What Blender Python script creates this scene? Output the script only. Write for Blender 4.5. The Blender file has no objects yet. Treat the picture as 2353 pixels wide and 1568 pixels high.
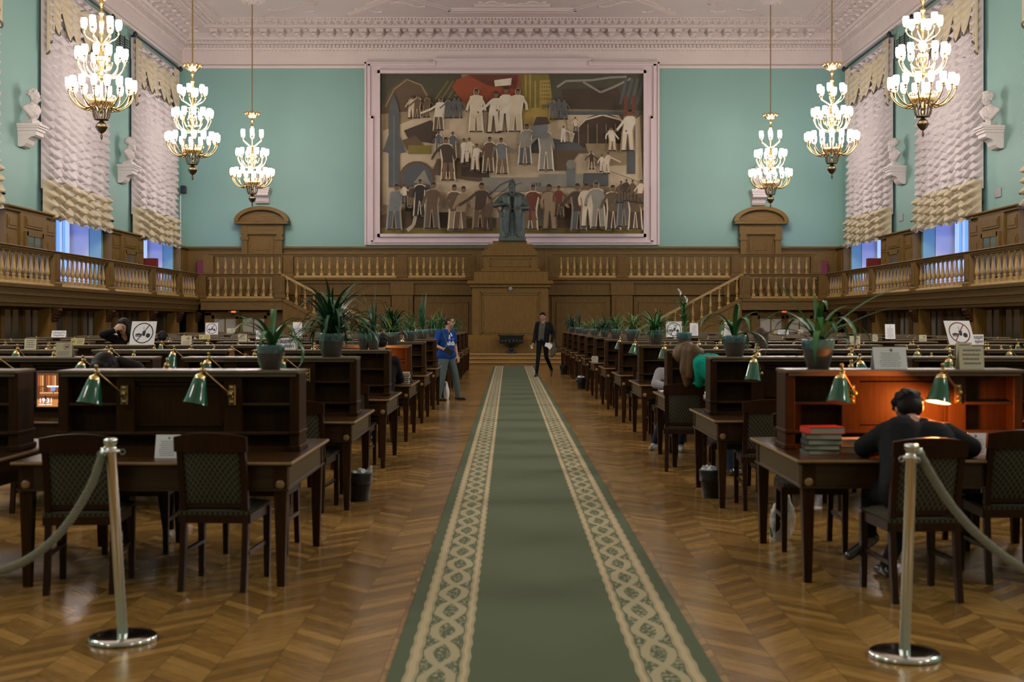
import bpy, math, random
import numpy as np
from math import pi, sin, cos, sqrt, atan2, radians as RAD
from mathutils import Vector, Matrix
random.seed(7)
SC = bpy.context.scene
COL = SC.collection
F = 2900.0; VX = 1177.0; VY = 742.0; H = 1.53          # focal length in px, vanishing point, eye height
V = Vector
def P(u, v, d):                                          # photo pixel at distance d -> point in the room
    return V(((u - VX) / F * d, d, H + (VY - v) / F * d))

# ------------------------------------------------------------------ objects
KIDS = {}
def link(o, parent=None):
    COL.objects.link(o)
    if parent is not None:
        o.parent = parent
        KIDS.setdefault(parent.name, []).append(o)
    return o
def tag(o, label=None, cat=None, group=None, kind=None):
    if label: o['label'] = label
    if cat: o['category'] = cat
    if group: o['group'] = group
    if kind: o['kind'] = kind
    return o
def empty(name, loc, rz=0, label=None, cat=None, group=None, kind=None):
    o = bpy.data.objects.new(name, None); o.empty_display_size = .1
    link(o); o.location = loc; o.rotation_euler = (0, 0, rz)
    return tag(o, label, cat, group, kind)
def inst(src, parent=None, loc=None, rot=None, scale=None, name=None):
    o = bpy.data.objects.new(name or src.name.split('.')[0], src.data if src.type == 'MESH' else None)
    link(o, parent)
    o.location = loc if loc is not None else src.location
    o.rotation_euler = rot if rot is not None else src.rotation_euler
    if scale is not None: o.scale = scale
    return o
def clone(root, loc, rz=0, label=None, group=None, tilt=None, scale=None):
    def rec(o, par):
        c = o.copy(); link(c, par)
        for k in KIDS.get(o.name, []): rec(k, c)
        return c
    r = rec(root, None)
    r.location = loc; r.rotation_euler = tilt if tilt else (0, 0, rz)
    if scale: r.scale = scale
    if label: r['label'] = label
    if group: r['group'] = group
    return r

class MB:
    def __init__(s): s.v = []; s.f = []; s.m = []; s.s = []
    def add(s, vs, fs, m=0, sm=False):
        o = len(s.v); s.v += [tuple(p) for p in vs]
        for f in fs:
            s.f.append([i + o for i in f]); s.m.append(m); s.s.append(sm)
        return s
    def box(s, x0, x1, y0, y1, z0, z1, m=0):
        if x0 > x1: x0, x1 = x1, x0
        if y0 > y1: y0, y1 = y1, y0
        if z0 > z1: z0, z1 = z1, z0
        vs = [(x0,y0,z0),(x1,y0,z0),(x1,y1,z0),(x0,y1,z0),(x0,y0,z1),(x1,y0,z1),(x1,y1,z1),(x0,y1,z1)]
        return s.add(vs, [(0,3,2,1),(4,5,6,7),(0,1,5,4),(1,2,6,5),(2,3,7,6),(3,0,4,7)], m)
    def cbox(s, x0, x1, y0, y1, z0, z1, b=.004, m=0):     # box with chamfered edges
        if x0 > x1: x0, x1 = x1, x0
        if y0 > y1: y0, y1 = y1, y0
        lo = (x0,y0,z0); hi = (x1,y1,z1); vs = []; ix = {}
        for c in range(8):
            sg = [(c>>k)&1 for k in range(3)]
            for ax in range(3):
                p = []
                for k in range(3):
                    q = hi[k] if sg[k] else lo[k]
                    if k != ax: q += -b if sg[k] else b
                    p.append(q)
                ix[(c,ax)] = len(vs); vs.append(tuple(p))
        fs = []
        for ax in range(3):
            a, bb = [k for k in range(3) if k != ax]
            for sg in (0,1):
                cs = [(sg<<ax)|(i<<a)|(j<<bb) for i,j in ((0,0),(1,0),(1,1),(0,1))]
                f = [ix[(c,ax)] for c in cs]
                fs.append(f)
        for ax in range(3):
            a, bb = [k for k in range(3) if k != ax]
            for i in (0,1):
                for j in (0,1):
                    c0 = (i<<a)|(j<<bb); c1 = c0|(1<<ax)
                    fs.append([ix[(c0,a)], ix[(c0,bb)], ix[(c1,bb)], ix[(c1,a)]])
        for c in range(8): fs.append([ix[(c,0)], ix[(c,1)], ix[(c,2)]])
        ctr = V(((x0+x1)/2,(y0+y1)/2,(z0+z1)/2)); out = []
        for f in fs:                                       # orient outward
            p = [V(vs[i]) for i in f]; n = (p[1]-p[0]).cross(p[2]-p[0])
            out.append(f if n.dot(sum(p, V((0,0,0)))/len(p)-ctr) > 0 else f[::-1])
        return s.add(vs, out, m)
    def taper(s, cx, cy, z0, z1, w0, d0, w1, d1, m=0, dx=0, dy=0):
        vs = []
        for z, w, d, ox, oy in ((z0,w0,d0,0,0),(z1,w1,d1,dx,dy)):
            for a, b in ((-1,-1),(1,-1),(1,1),(-1,1)): vs.append((cx+ox+a*w/2, cy+oy+b*d/2, z))
        return s.add(vs, [(0,3,2,1),(4,5,6,7),(0,1,5,4),(1,2,6,5),(2,3,7,6),(3,0,4,7)], m)
    def lathe(s, prof, n=16, c=(0,0,0), m=0, sm=True, sharp=False, a0=0, a1=2*pi):
        full = abs(a1-a0-2*pi) < 1e-6; k = n if full else n+1
        rings = [[(c[0]+r*cos(a0+(a1-a0)*i/n), c[1]+r*sin(a0+(a1-a0)*i/n), c[2]+z) for i in range(k)] for r, z in prof]
        if sharp:
            for q in range(len(rings)-1):
                vs = rings[q]+rings[q+1]
                s.add(vs, [(i,(i+1)%k,k+(i+1)%k,k+i) for i in range(n)], m, sm)
        else:
            vs = sum(rings, []); fs = []
            for q in range(len(rings)-1):
                for i in range(n): fs.append((q*k+i, q*k+(i+1)%k, (q+1)*k+(i+1)%k, (q+1)*k+i))
            s.add(vs, fs, m, sm)
        if full:
            if prof[0][0] > 1e-5: s.add(rings[0], [list(range(k))[::-1]], m)
            if prof[-1][0] > 1e-5: s.add(rings[-1], [list(range(k))], m)
        return s
    def tube(s, pts, r, n=6, m=0, caps=True, sm=True):
        pts = [V(p) for p in pts]; L = len(pts)
        rs = r if isinstance(r, (list, tuple)) else [r]*L
        t0 = (pts[1]-pts[0]).normalized(); up = V((0,0,1)) if abs(t0.z) < .9 else V((1,0,0))
        nx = t0.cross(up).normalized(); rings = []
        for i, p in enumerate(pts):
            t = (pts[min(i+1,L-1)]-pts[max(i-1,0)]).normalized()
            nx = (nx - t*nx.dot(t)); nx = nx.normalized() if nx.length > 1e-6 else t.orthogonal().normalized()
            ny = t.cross(nx)
            rings.append([p+(nx*cos(2*pi*k/n)+ny*sin(2*pi*k/n))*rs[i] for k in range(n)])
        fs = []
        for q in range(L-1):
            for i in range(n): fs.append((q*n+i, q*n+(i+1)%n, (q+1)*n+(i+1)%n, (q+1)*n+i))
        s.add(sum(rings, []), fs, m, sm)
        if caps:
            s.add(rings[0], [list(range(n))[::-1]], m); s.add(rings[-1], [list(range(n))], m)
        return s
    def cyl(s, p0, p1, r0, r1=None, n=12, m=0, sm=True):
        return s.tube([p0, p1], [r0, r0 if r1 is None else r1], n, m, True, sm)
    def ball(s, c, r, nu=12, nv=8, m=0, M=None):
        rr = r if isinstance(r, (list, tuple)) else (r,r,r); c = V(c); vs = []; fs = []
        for j in range(1, nv):
            th = pi*j/nv
            for i in range(nu):
                p = V((rr[0]*sin(th)*cos(2*pi*i/nu), rr[1]*sin(th)*sin(2*pi*i/nu), rr[2]*cos(th)))
                vs.append(c + (M @ p if M else p))
        for q in (1,-1):
            p = V((0,0,rr[2]*q)); vs.append(c + (M @ p if M else p))
        N = len(vs)
        for j in range(nv-2):
            for i in range(nu): fs.append((j*nu+i, (j+1)*nu+i, (j+1)*nu+(i+1)%nu, j*nu+(i+1)%nu))
        for i in range(nu):
            fs.append((N-2, i, (i+1)%nu)); fs.append((N-1, (nv-2)*nu+(i+1)%nu, (nv-2)*nu+i))
        return s.add(vs, fs, m, True)
    def prism(s, poly, ax, a0, a1, m=0, sm=False):         # 2-D outline extruded along axis ax
        def mk(p, a): return {'x': (a,p[0],p[1]), 'y': (p[0],a,p[1]), 'z': (p[0],p[1],a)}[ax]
        n = len(poly); ar = sum(poly[i][0]*poly[(i+1)%n][1]-poly[(i+1)%n][0]*poly[i][1] for i in range(n))
        if a0 > a1: a0, a1 = a1, a0
        if (ar < 0) != (ax == 'y'): poly = poly[::-1]
        A = [mk(p,a0) for p in poly]; B = [mk(p,a1) for p in poly]
        s.add(A, [list(range(n))[::-1]], m); s.add(B, [list(range(n))], m)
        s.add(A+B, [(i,(i+1)%n,n+(i+1)%n,n+i) for i in range(n)], m, sm)
        return s
    def ring(s, c, R0, R1, ax, a0, a1, n=32, m=0, sx=1, sz=1):   # flat annulus with thickness (axis y)
        vs = []
        for a in (a0, a1):
            for rr in (R0, R1):
                for i in range(n):
                    t = 2*pi*i/n; vs.append((c[0]+rr*sx*cos(t), a, c[1]+rr*sz*sin(t)))
        fs = []
        for i in range(n):
            j = (i+1)%n
            fs += [(i,j,n+j,n+i),(2*n+i,3*n+i,3*n+j,2*n+j),(n+i,n+j,3*n+j,3*n+i),(i,2*n+i,2*n+j,j)]
        return s.add(vs, fs, m)
    def merge(s, o, M=None):
        vs = [M @ V(p) for p in o.v] if M else o.v
        b = len(s.v); s.v += [tuple(p) for p in vs]
        s.f += [[i+b for i in f] for f in o.f]; s.m += o.m; s.s += o.s
        return s
    def mesh(s, name, mats):
        me = bpy.data.meshes.new(name); me.from_pydata(s.v, [], s.f)
        for m in (mats if isinstance(mats, (list, tuple)) else [mats]): me.materials.append(m)
        me.polygons.foreach_set('material_index', s.m); me.polygons.foreach_set('use_smooth', s.s)
        me.update(); return me
    def build(s, name, mats, parent=None, loc=None, rot=None):
        o = bpy.data.objects.new(name, s.mesh(name, mats)); link(o, parent)
        if loc is not None: o.location = loc
        if rot is not None: o.rotation_euler = rot
        return o

# ------------------------------------------------------------------ materials
def newmat(name):
    m = bpy.data.materials.new(name); m.use_nodes = True
    nt = m.node_tree; b = nt.nodes['Principled BSDF']; return m, nt, b
def setc(b, col, rough=.5, metal=0, spec=.5, coat=0):
    b.inputs['Base Color'].default_value = (*col, 1); b.inputs['Roughness'].default_value = rough
    b.inputs['Metallic'].default_value = metal; b.inputs['Specular IOR Level'].default_value = spec
    b.inputs['Coat Weight'].default_value = coat; b.inputs['Coat Roughness'].default_value = .12
def node(nt, t, **kw):
    n = nt.nodes.new(t)
    for k, v in kw.items(): setattr(n, k, v)
    return n
def mth(nt, op, a, b=None, c=None):
    n = nt.nodes.new('ShaderNodeMath'); n.operation = op
    for i, q in enumerate((a, b, c)):
        if q is None: continue
        if hasattr(q, 'is_output') or hasattr(q, 'links'): nt.links.new(q, n.inputs[i])
        else: n.inputs[i].default_value = q
    return n.outputs[0]
def mixc(nt, fac, a, b):
    n = nt.nodes.new('ShaderNodeMix'); n.data_type = 'RGBA'
    for i, q in ((0, fac), (6, a), (7, b)):
        if isinstance(q, tuple): n.inputs[i].default_value = (*q, 1)
        elif isinstance(q, (int, float)): n.inputs[i].default_value = q
        else: nt.links.new(q, n.inputs[i])
    return n.outputs[2]
def coords(nt, kind='Object', scale=None):
    t = nt.nodes.new('ShaderNodeTexCoord'); o = t.outputs[kind]
    if scale:
        mp = nt.nodes.new('ShaderNodeMapping'); nt.links.new(o, mp.inputs[0]); mp.inputs['Scale'].default_value = scale; o = mp.outputs[0]
    return o
def noise(nt, vec, scale=5, detail=3, rough=.5):
    n = nt.nodes.new('ShaderNodeTexNoise'); n.inputs['Scale'].default_value = scale
    n.inputs['Detail'].default_value = detail; n.inputs['Roughness'].default_value = rough
    if vec is not None: nt.links.new(vec, n.inputs['Vector'])
    return n.outputs[0]
def bump(nt, b, h, strength=.2, dist=.01):
    n = nt.nodes.new('ShaderNodeBump'); n.inputs['Strength'].default_value = strength; n.inputs['Distance'].default_value = dist
    nt.links.new(h, n.inputs['Height']); nt.links.new(n.outputs[0], b.inputs['Normal'])
def plain(name, col, rough=.5, metal=0, spec=.5, coat=0, var=0, vscale=6, bmp=0, bscale=40):
    m, nt, b = newmat(name); setc(b, col, rough, metal, spec, coat)
    if var:
        n = noise(nt, coords(nt), vscale, 4)
        c0 = tuple(max(0, c*(1-var)) for c in col); c1 = tuple(min(1, c*(1+var)) for c in col)
        nt.links.new(mixc(nt, n, c0, c1), b.inputs['Base Color'])
    if bmp: bump(nt, b, noise(nt, coords(nt), bscale, 3), bmp)
    return m
def emis(name, col, strength):
    m, nt, b = newmat(name); setc(b, (.02,.02,.02), .5)
    b.inputs['Emission Color'].default_value = (*col, 1); b.inputs['Emission Strength'].default_value = strength
    return m
def wood(name, c0, c1, sc=(14,14,1.2), rough=.4, coat=0, bmp=.06, spec=.4):
    m, nt, b = newmat(name); setc(b, c0, rough, 0, spec, coat)
    n = noise(nt, coords(nt, 'Object', sc), 3.0, 5, .6)
    oi = nt.nodes.new('ShaderNodeObjectInfo')
    f = mth(nt, 'ADD', mth(nt, 'MULTIPLY', n, 1.5), mth(nt, 'MULTIPLY', oi.outputs['Random'], .3))
    f = mth(nt, 'SUBTRACT', f, .38)
    nt.links.new(mixc(nt, f, c0, c1), b.inputs['Base Color'])
    nt.nodes[-1].clamp_factor = True
    if bmp: bump(nt, b, n, bmp, .004)
    return m

M = {}
M['oak'] = wood('oak_panelling', (.094,.051,.010), (.215,.125,.028), (10,10,1), .5, 0, .06, .22)
M['oak_h'] = wood('oak_horizontal', (.098,.055,.011), (.215,.130,.032), (1,10,10), .45, 0, .06, .25)
M['oak_hy'] = wood('oak_along_gallery', (.066,.037,.0085), (.15,.090,.022), (10,1,10), .45, 0, .06, .25)
M['oak_light'] = wood('oak_worn_edges', (.30,.185,.050), (.52,.35,.125), (6,6,2), .35, 0, .06, .3)
M['dark'] = wood('dark_stained_wood', (.017,.0065,.0018), (.050,.021,.0055), (18,18,1.5), .45, 0, .06, .10)
M['dark_h'] = wood('dark_stained_wood_level', (.020,.008,.0022), (.056,.025,.0065), (1.5,18,18), .30, .08, .06, .3)
M['chairwood'] = wood('chair_mahogany', (.014,.005,.002), (.036,.013,.0045), (20,20,2), .38, 0, .06, .15)
M['edge'] = plain('worn_highlit_table_edge', (.25,.15,.06), .35, var=.4, vscale=12)  # worn rim wood, with the tabletop edge highlight painted into its colour
M['top'] = wood('polished_partition_top', (.11,.075,.045), (.19,.135,.085), (1.5,20,20), .25, .3)
M['black'] = plain('black_void', (.004,.004,.004), .9)
M['teal'] = plain('teal_wall_paint', (.215,.385,.335), .62, var=.05, vscale=.7, bmp=.02)
M['plaster'] = plain('pinkish_white_plaster', (.66,.57,.535), .65, var=.05, vscale=1.5, bmp=.04, bscale=20)
M['frame'] = plain('pale_mural_frame_paint', (.66,.55,.55), .5)
M['marble'] = plain('white_plaster_bust', (.66,.60,.57), .55, var=.06, vscale=9)
M['brass'] = plain('polished_brass', (.83,.60,.27), .22, 1, var=.15, vscale=30)
M['brass_old'] = plain('aged_brass', (.42,.30,.13), .35, 1, var=.4, vscale=40)
M['bronze'] = plain('dark_patinated_bronze', (.16,.12,.06), .38, .9, var=.4, vscale=20)
M['shade'] = emis('lit_frosted_glass', (1.0,.88,.82), 38)
M['steel'] = plain('polished_steel', (.62,.62,.60), .14, 1)
M['rope'] = plain('grey_braided_rope', (.20,.19,.14), .8, bmp=.5, bscale=180, var=.3, vscale=120)
M['white_cur'] = plain('white_curtain_cloth', (.52,.475,.465), .85)
M['cream'] = plain('cream_curtain_cloth', (.50,.43,.29), .85)
M['fringe'] = plain('dark_fringe', (.12,.10,.07), .9)
M['win'] = plain('white_window_paint', (.72,.72,.78), .4)
M['green'] = plain('green_enamel', (.004,.088,.046), .12, 0, .5, .7)
M['green_in'] = plain('shade_lining', (.55,.55,.5), .5)
M['paper'] = plain('white_paper', (.78,.78,.82), .7)
M['creamp'] = plain('cream_card', (.62,.56,.40), .7)
M['yellowp'] = plain('yellow_card', (.55,.49,.18), .7)
M['ink'] = plain('dark_ink', (.02,.02,.035), .7)
M['redink'] = plain('red_ink', (.22,.03,.025), .7)
M['greyink'] = plain('grey_ink', (.16,.16,.19), .7)
M['leaf'] = plain('green_leaf', (.035,.150,.045), .4, var=.5, vscale=14)
M['leaf2'] = plain('dark_leaf', (.018,.085,.038), .38, var=.5, vscale=14)
M['leaf3'] = plain('pale_striped_leaf', (.12,.22,.07), .45, var=.5, vscale=20)
M['pot'] = plain('speckled_clay_pot', (.060,.048,.042), .6, var=.5, vscale=60)
M['potrim'] = plain('blue_glazed_rim', (.045,.115,.135), .07, 0, .9, 1, var=.8, vscale=25)
M['soil'] = plain('potting_soil', (.015,.011,.008), .9)
M['bin'] = plain('black_bin_plastic', (.006,.007,.008), .35)
M['plastic'] = plain('crumpled_pale_plastic', (.62,.66,.70), .25)
M['red'] = plain('fire_red_paint', (.16,.010,.008), .4)
M['speaker'] = plain('black_speaker', (.012,.012,.014), .5)
M['greyp'] = plain('grey_plastic', (.32,.32,.32), .5)
M['statue'] = plain('statue_bronze', (.060,.082,.072), .45, .25, var=.5, vscale=5)
M['urn'] = plain('green_bronze_urn', (.028,.038,.034), .35, .6, var=.5, vscale=12)
M['stepwood'] = wood('step_oak', (.15,.08,.022), (.30,.17,.055), (1.3,12,12), .28, .2)
M['skin'] = plain('skin', (.42,.235,.165), .55, var=.08, vscale=30)
M['hair_dk'] = plain('black_hair', (.009,.0075,.007), .55, 0, .15, bmp=.4, bscale=120)
M['hair_br'] = plain('brown_hair', (.050,.028,.016), .5, 0, .2, var=.4, vscale=60, bmp=.4, bscale=90)
M['hair_blond'] = plain('dark_blond_hair', (.105,.060,.028), .5, 0, .2, var=.5, vscale=60, bmp=.4, bscale=90)
M['led'] = emis('red_display_digits', (1,.10,.03), 6)
M['glass_dk'] = plain('dark_cabinet_glass', (.085,.095,.09), .10, 0, .9, .6, var=.8, vscale=2.5)
# chair fabric: small diamonds
def fabric():
    m, nt, b = newmat('diamond_weave_fabric'); setc(b, (.05,.05,.035), .85)
    sx = nt.nodes.new('ShaderNodeSeparateXYZ'); nt.links.new(coords(nt), sx.inputs[0])
    X, Y, Z = sx.outputs; zz = mth(nt, 'ADD', Z, Y); k = 210.
    a = mth(nt, 'SINE', mth(nt, 'MULTIPLY', mth(nt, 'ADD', X, zz), k)); c = mth(nt, 'SINE', mth(nt, 'MULTIPLY', mth(nt, 'SUBTRACT', X, zz), k))
    q = mth(nt, 'GREATER_THAN', mth(nt, 'MAXIMUM', a, c), .78)
    nt.links.new(mixc(nt, q, (.016,.016,.011), (.085,.078,.045)), b.inputs['Base Color']); return m
M['fabric'] = fabric()
def parquet():
    m, nt, b = newmat('herringbone_parquet'); setc(b, (.3,.18,.07), .25, 0, .5, .25); b.inputs['Coat Roughness'].default_value = .16
    g = nt.nodes.new('ShaderNodeNewGeometry'); sx = nt.nodes.new('ShaderNodeSeparateXYZ'); nt.links.new(g.outputs['Position'], sx.inputs[0])
    x, y = sx.outputs[0], sx.outputs[1]; C = .25; W = .105
    cx = mth(nt, 'DIVIDE', mth(nt, 'ADD', x, 40.07), C); col = mth(nt, 'FLOOR', cx); fx = mth(nt, 'FRACT', cx)
    par = mth(nt, 'MODULO', col, 2.0)
    fold = mth(nt, 'ABSOLUTE', mth(nt, 'SUBTRACT', par, fx))
    t = mth(nt, 'ADD', mth(nt, 'ADD', y, 30), mth(nt, 'MULTIPLY', fold, C))
    s_ = mth(nt, 'DIVIDE', t, W); idx = mth(nt, 'FLOOR', s_); fs = mth(nt, 'FRACT', s_)
    cv = nt.nodes.new('ShaderNodeCombineXYZ'); nt.links.new(col, cv.inputs[0]); nt.links.new(idx, cv.inputs[1])
    wn = nt.nodes.new('ShaderNodeTexWhiteNoise'); wn.noise_dimensions = '2D'; nt.links.new(cv.outputs[0], wn.inputs['Vector'])
    gv = nt.nodes.new('ShaderNodeCombineXYZ'); nt.links.new(mth(nt, 'MULTIPLY', t, 60), gv.inputs[0])
    nt.links.new(mth(nt, 'MULTIPLY', mth(nt, 'SUBTRACT', y, mth(nt, 'MULTIPLY', fold, C)), 5), gv.inputs[1]); nt.links.new(col, gv.inputs[2])
    gr = noise(nt, gv.outputs[0], 1.0, 4, .6)
    f = mth(nt, 'ADD', mth(nt, 'ADD', .12, mth(nt, 'MULTIPLY', wn.outputs['Value'], .55)), mth(nt, 'MULTIPLY', mth(nt, 'SUBTRACT', gr, .35), .8))
    r = nt.nodes.new('ShaderNodeValToRGB'); nt.links.new(f, r.inputs[0]); e = r.color_ramp.elements
    e[0].position = 0; e[0].color = (.105,.054,.014,1); e[1].position = 1; e[1].color = (.50,.30,.092,1)
    q = e.new(.5); q.color = (.275,.155,.042,1)
    gap = mth(nt, 'MAXIMUM', mth(nt, 'LESS_THAN', fs, .035), mth(nt, 'LESS_THAN', fx, .014))
    nt.links.new(mixc(nt, mth(nt, 'MULTIPLY', gap, .7), r.outputs[0], (.03,.015,.006)), b.inputs['Base Color'])
    wav = noise(nt, g.outputs['Position'], 7, 2)
    h = mth(nt, 'ADD', mth(nt, 'MULTIPLY', wav, .5), mth(nt, 'MULTIPLY', wn.outputs['Value'], .12))
    bump(nt, b, h, .22, .02)
    nt.links.new(mth(nt, 'ADD', .15, mth(nt, 'MULTIPLY', gr, .14)), b.inputs['Roughness'])
    return m
M['floor'] = parquet()
def carpet():
    m, nt, b = newmat('green_runner_pile'); setc(b, (.06,.1,.06), .95, 0, .15)
    sx = nt.nodes.new('ShaderNodeSeparateXYZ'); nt.links.new(coords(nt), sx.inputs[0]); x, y = sx.outputs[0], sx.outputs[1]
    wob = mth(nt, 'MULTIPLY', mth(nt, 'SINE', mth(nt, 'MULTIPLY', y, 26)), .0035)
    e = mth(nt, 'ADD', mth(nt, 'SUBTRACT', .715, mth(nt, 'ABSOLUTE', x)), wob)
    def band(a, c): return mth(nt, 'MULTIPLY', mth(nt, 'GREATER_THAN', e, a), mth(nt, 'LESS_THAN', e, c))
    fine = noise(nt, coords(nt), 260, 3, .7); blot = noise(nt, coords(nt, 'Object', (34,22,1)), 1.6, 2, .5)
    green = mixc(nt, fine, (.075,.098,.060), (.125,.155,.096)); cream = mixc(nt, fine, (.36,.30,.18), (.58,.49,.32))
    cream2 = mixc(nt, fine, (.29,.26,.16), (.48,.43,.28))
    q = mth(nt, 'DIVIDE', mth(nt, 'SUBTRACT', e, .217), .085)
    sn = mth(nt, 'MULTIPLY', mth(nt, 'SINE', mth(nt, 'MULTIPLY', y, 2*pi/.86)), .74)
    s1 = mth(nt, 'LESS_THAN', mth(nt, 'ABSOLUTE', mth(nt, 'SUBTRACT', q, sn)), .27)
    s2 = mth(nt, 'LESS_THAN', mth(nt, 'ABSOLUTE', mth(nt, 'ADD', q, sn)), .27)
    mot = mth(nt, 'GREATER_THAN', blot, .56)
    pat = mth(nt, 'MULTIPLY', mth(nt, 'MAXIMUM', mth(nt, 'MAXIMUM', s1, s2), mot), band(.134, .300))
    c = mixc(nt, pat, green, cream2)
    st = mth(nt, 'ADD', band(.072,.127), band(.308,.350)); c = mixc(nt, st, c, cream)
    ln = mth(nt, 'ADD', mth(nt, 'ADD', band(.078,.082), band(.117,.121)), mth(nt, 'ADD', band(.313,.317), band(.340,.344)))
    c = mixc(nt, mth(nt, 'MULTIPLY', ln, .55), c, (.05,.05,.03))
    nt.links.new(c, b.inputs['Base Color']); bump(nt, b, fine, .5, .004); return m
M['carpet'] = carpet()
def paneglass():
    m = bpy.data.materials.new('window_glass'); m.use_nodes = True; nt = m.node_tree; nt.nodes.clear()
    o = nt.nodes.new('ShaderNodeOutputMaterial'); a = nt.nodes.new('ShaderNodeBsdfTransparent'); g = nt.nodes.new('ShaderNodeBsdfGlossy')
    g.inputs['Roughness'].default_value = .05; a.inputs[0].default_value = (.9,.93,.97,1)
    mx = nt.nodes.new('ShaderNodeMixShader'); mx.inputs[0].default_value = .08
    nt.links.new(a.outputs[0], mx.inputs[1]); nt.links.new(g.outputs[0], mx.inputs[2]); nt.links.new(mx.outputs[0], o.inputs[0]); return m
M['glass'] = paneglass()
def bagmat():
    m = bpy.data.materials.new('clear_crumpled_polythene'); m.use_nodes = True; nt = m.node_tree; nt.nodes.clear()
    o = nt.nodes.new('ShaderNodeOutputMaterial'); a = nt.nodes.new('ShaderNodeBsdfTransparent'); g = nt.nodes.new('ShaderNodeBsdfPrincipled')
    setc(g, (.8,.8,.77), .15, 0, 1); mx = nt.nodes.new('ShaderNodeMixShader')
    n = noise(nt, coords(nt), 14, 3); nt.links.new(mth(nt, 'ADD', .12, mth(nt, 'MULTIPLY', n, .75)), mx.inputs[0])
    bump(nt, g, n, 1, .03)
    nt.links.new(a.outputs[0], mx.inputs[1]); nt.links.new(g.outputs[0], mx.inputs[2]); nt.links.new(mx.outputs[0], o.inputs[0]); return m
M['bag'] = bagmat()

# text as mesh
def text_mb(txt, size, ext=.0006, align='CENTER', bold=0):
    cu = bpy.data.curves.new('t', 'FONT'); cu.body = txt; cu.size = size; cu.align_x = align; cu.extrude = ext; cu.resolution_u = 3
    cu.offset = bold
    o = bpy.data.objects.new('t', cu); COL.objects.link(o)
    dg = bpy.context.evaluated_depsgraph_get(); me = bpy.data.meshes.new_from_object(o.evaluated_get(dg))
    mb = MB(); mb.add([v.co.copy() for v in me.vertices], [list(p.vertices) for p in me.polygons])
    bpy.data.objects.remove(o); bpy.data.curves.remove(cu); bpy.data.meshes.remove(me)
    return mb
def ordn(k): return ['first','second','third','fourth','fifth','sixth','seventh','eighth','ninth','tenth','eleventh','twelfth'][k]
# ================================================================== ROOM SHELL
WX = 13.45; BY = 51.3; FY = -9.0; CZ = 13.45; GZ = 2.42; UZ = 3.25   # wall x, back wall y, gallery and upper platform heights
WIN = [(27.9, 32.6), (36.6, 41.3), (45.3, 50.0)]
mb = MB(); mb.box(-15, 15, FY, BY+.5, -.2, 0); tag(mb.build('floor', M['floor']), kind='structure')
def ceiling():
    mb = MB(); mb.box(-15, 15, FY, BY+.5, CZ, CZ+.3)
    def rib(pts, w=.16, h=.10):
        for a, b in zip(pts[:-1], pts[1:]):
            a = V((*a, 0)); b = V((*b, 0)); t = (b-a).normalized(); n = V((-t.y, t.x, 0))
            for ww, hh in ((w, h*.5), (w*.55, h)):
                q = [a+n*ww-t*ww*.4, b+n*ww+t*ww*.4, b-n*ww+t*ww*.4, a-n*ww-t*ww*.4]
                mb.add([(p.x, p.y, CZ-hh) for p in q]+[(p.x, p.y, CZ+.01) for p in q], [(0,1,2,3),(0,4,5,1),(1,5,6,2),(2,6,7,3),(3,7,4,0)])
    for s in (-1, 1):
        rib([(s*6.2, 48.6), (s*4.2, 46.0), (s*6.5, 43.0)]); rib([(s*5.4, 47.2), (s*3.0, 44.0)], .09, .07)
        rib([(s*2.4, 47.9), (s*4.3, 45.6), (s*2.4, 43.2)]); rib([(s*9.6, 48.9), (s*7.3, 46.9), (s*9.6, 44.5)], .1, .07)
    rib([(-2.4, 47.9), (2.4, 47.9)]); rib([(-1.4, 47.3), (1.4, 47.3)], .12, .08); rib([(-2.4, 48.35), (2.4, 48.35)], .06, .06)
    random.seed(3)
    for s in (-1, 1):                                       # leafy scroll relief inside the coffers
        for cx0, cy0, dx, dy in ((3.3,47.5,1.5,-.9),(5.0,48.3,.9,-.5),(7.6,48.2,1.6,-.3),(1.2,46.9,-.9,.1)):
            for k in range(16):
                t = k/15; mb.ball((s*(cx0+dx*t), cy0+dy*t+.16*sin(9*t), CZ), (.10, .07, .05), 7, 4)
        for rx in (9.6,):                                   # rosettes the lamp rods hang from
            for yy in (46.6, 37.9, 29.5):
                mb.lathe([(.0,-.16),(.14,-.15),(.2,-.09),(.42,-.08),(.5,0)], 20, (s*rx, yy, CZ))
                for k in range(12): a = k*pi/6; mb.ball((s*rx+.33*cos(a), yy+.33*sin(a), CZ-.06), (.09,.09,.07), 8, 5)
    tag(mb.build('ceiling', M['plaster']), kind='structure')
ceiling()
mb = MB(); mb.box(-15.2, 15.2, BY, BY+.4, -.2, CZ); tag(mb.build('wall_back', M['teal']), kind='structure')
mb = MB(); mb.box(-15.2, 15.2, FY-.4, FY, -.2, CZ); tag(mb.build('wall_front', M['teal']), kind='structure')
TOPW = 11.55
for side, s in (('left', -1), ('right', 1)):
    mb = MB(); ys = [FY] + [q for w in WIN for q in w] + [BY+.3]
    for i in range(0, len(ys), 2): mb.box(s*WX, s*15.1, ys[i], ys[i+1], -.2, CZ)
    for a, b in WIN: mb.box(s*WX, s*15.1, a, b, TOPW, CZ); mb.box(s*WX, s*15.1, a, b, -.2, GZ)
    tag(mb.build('wall_'+side, M['teal']), kind='structure')
wn = 0
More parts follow.
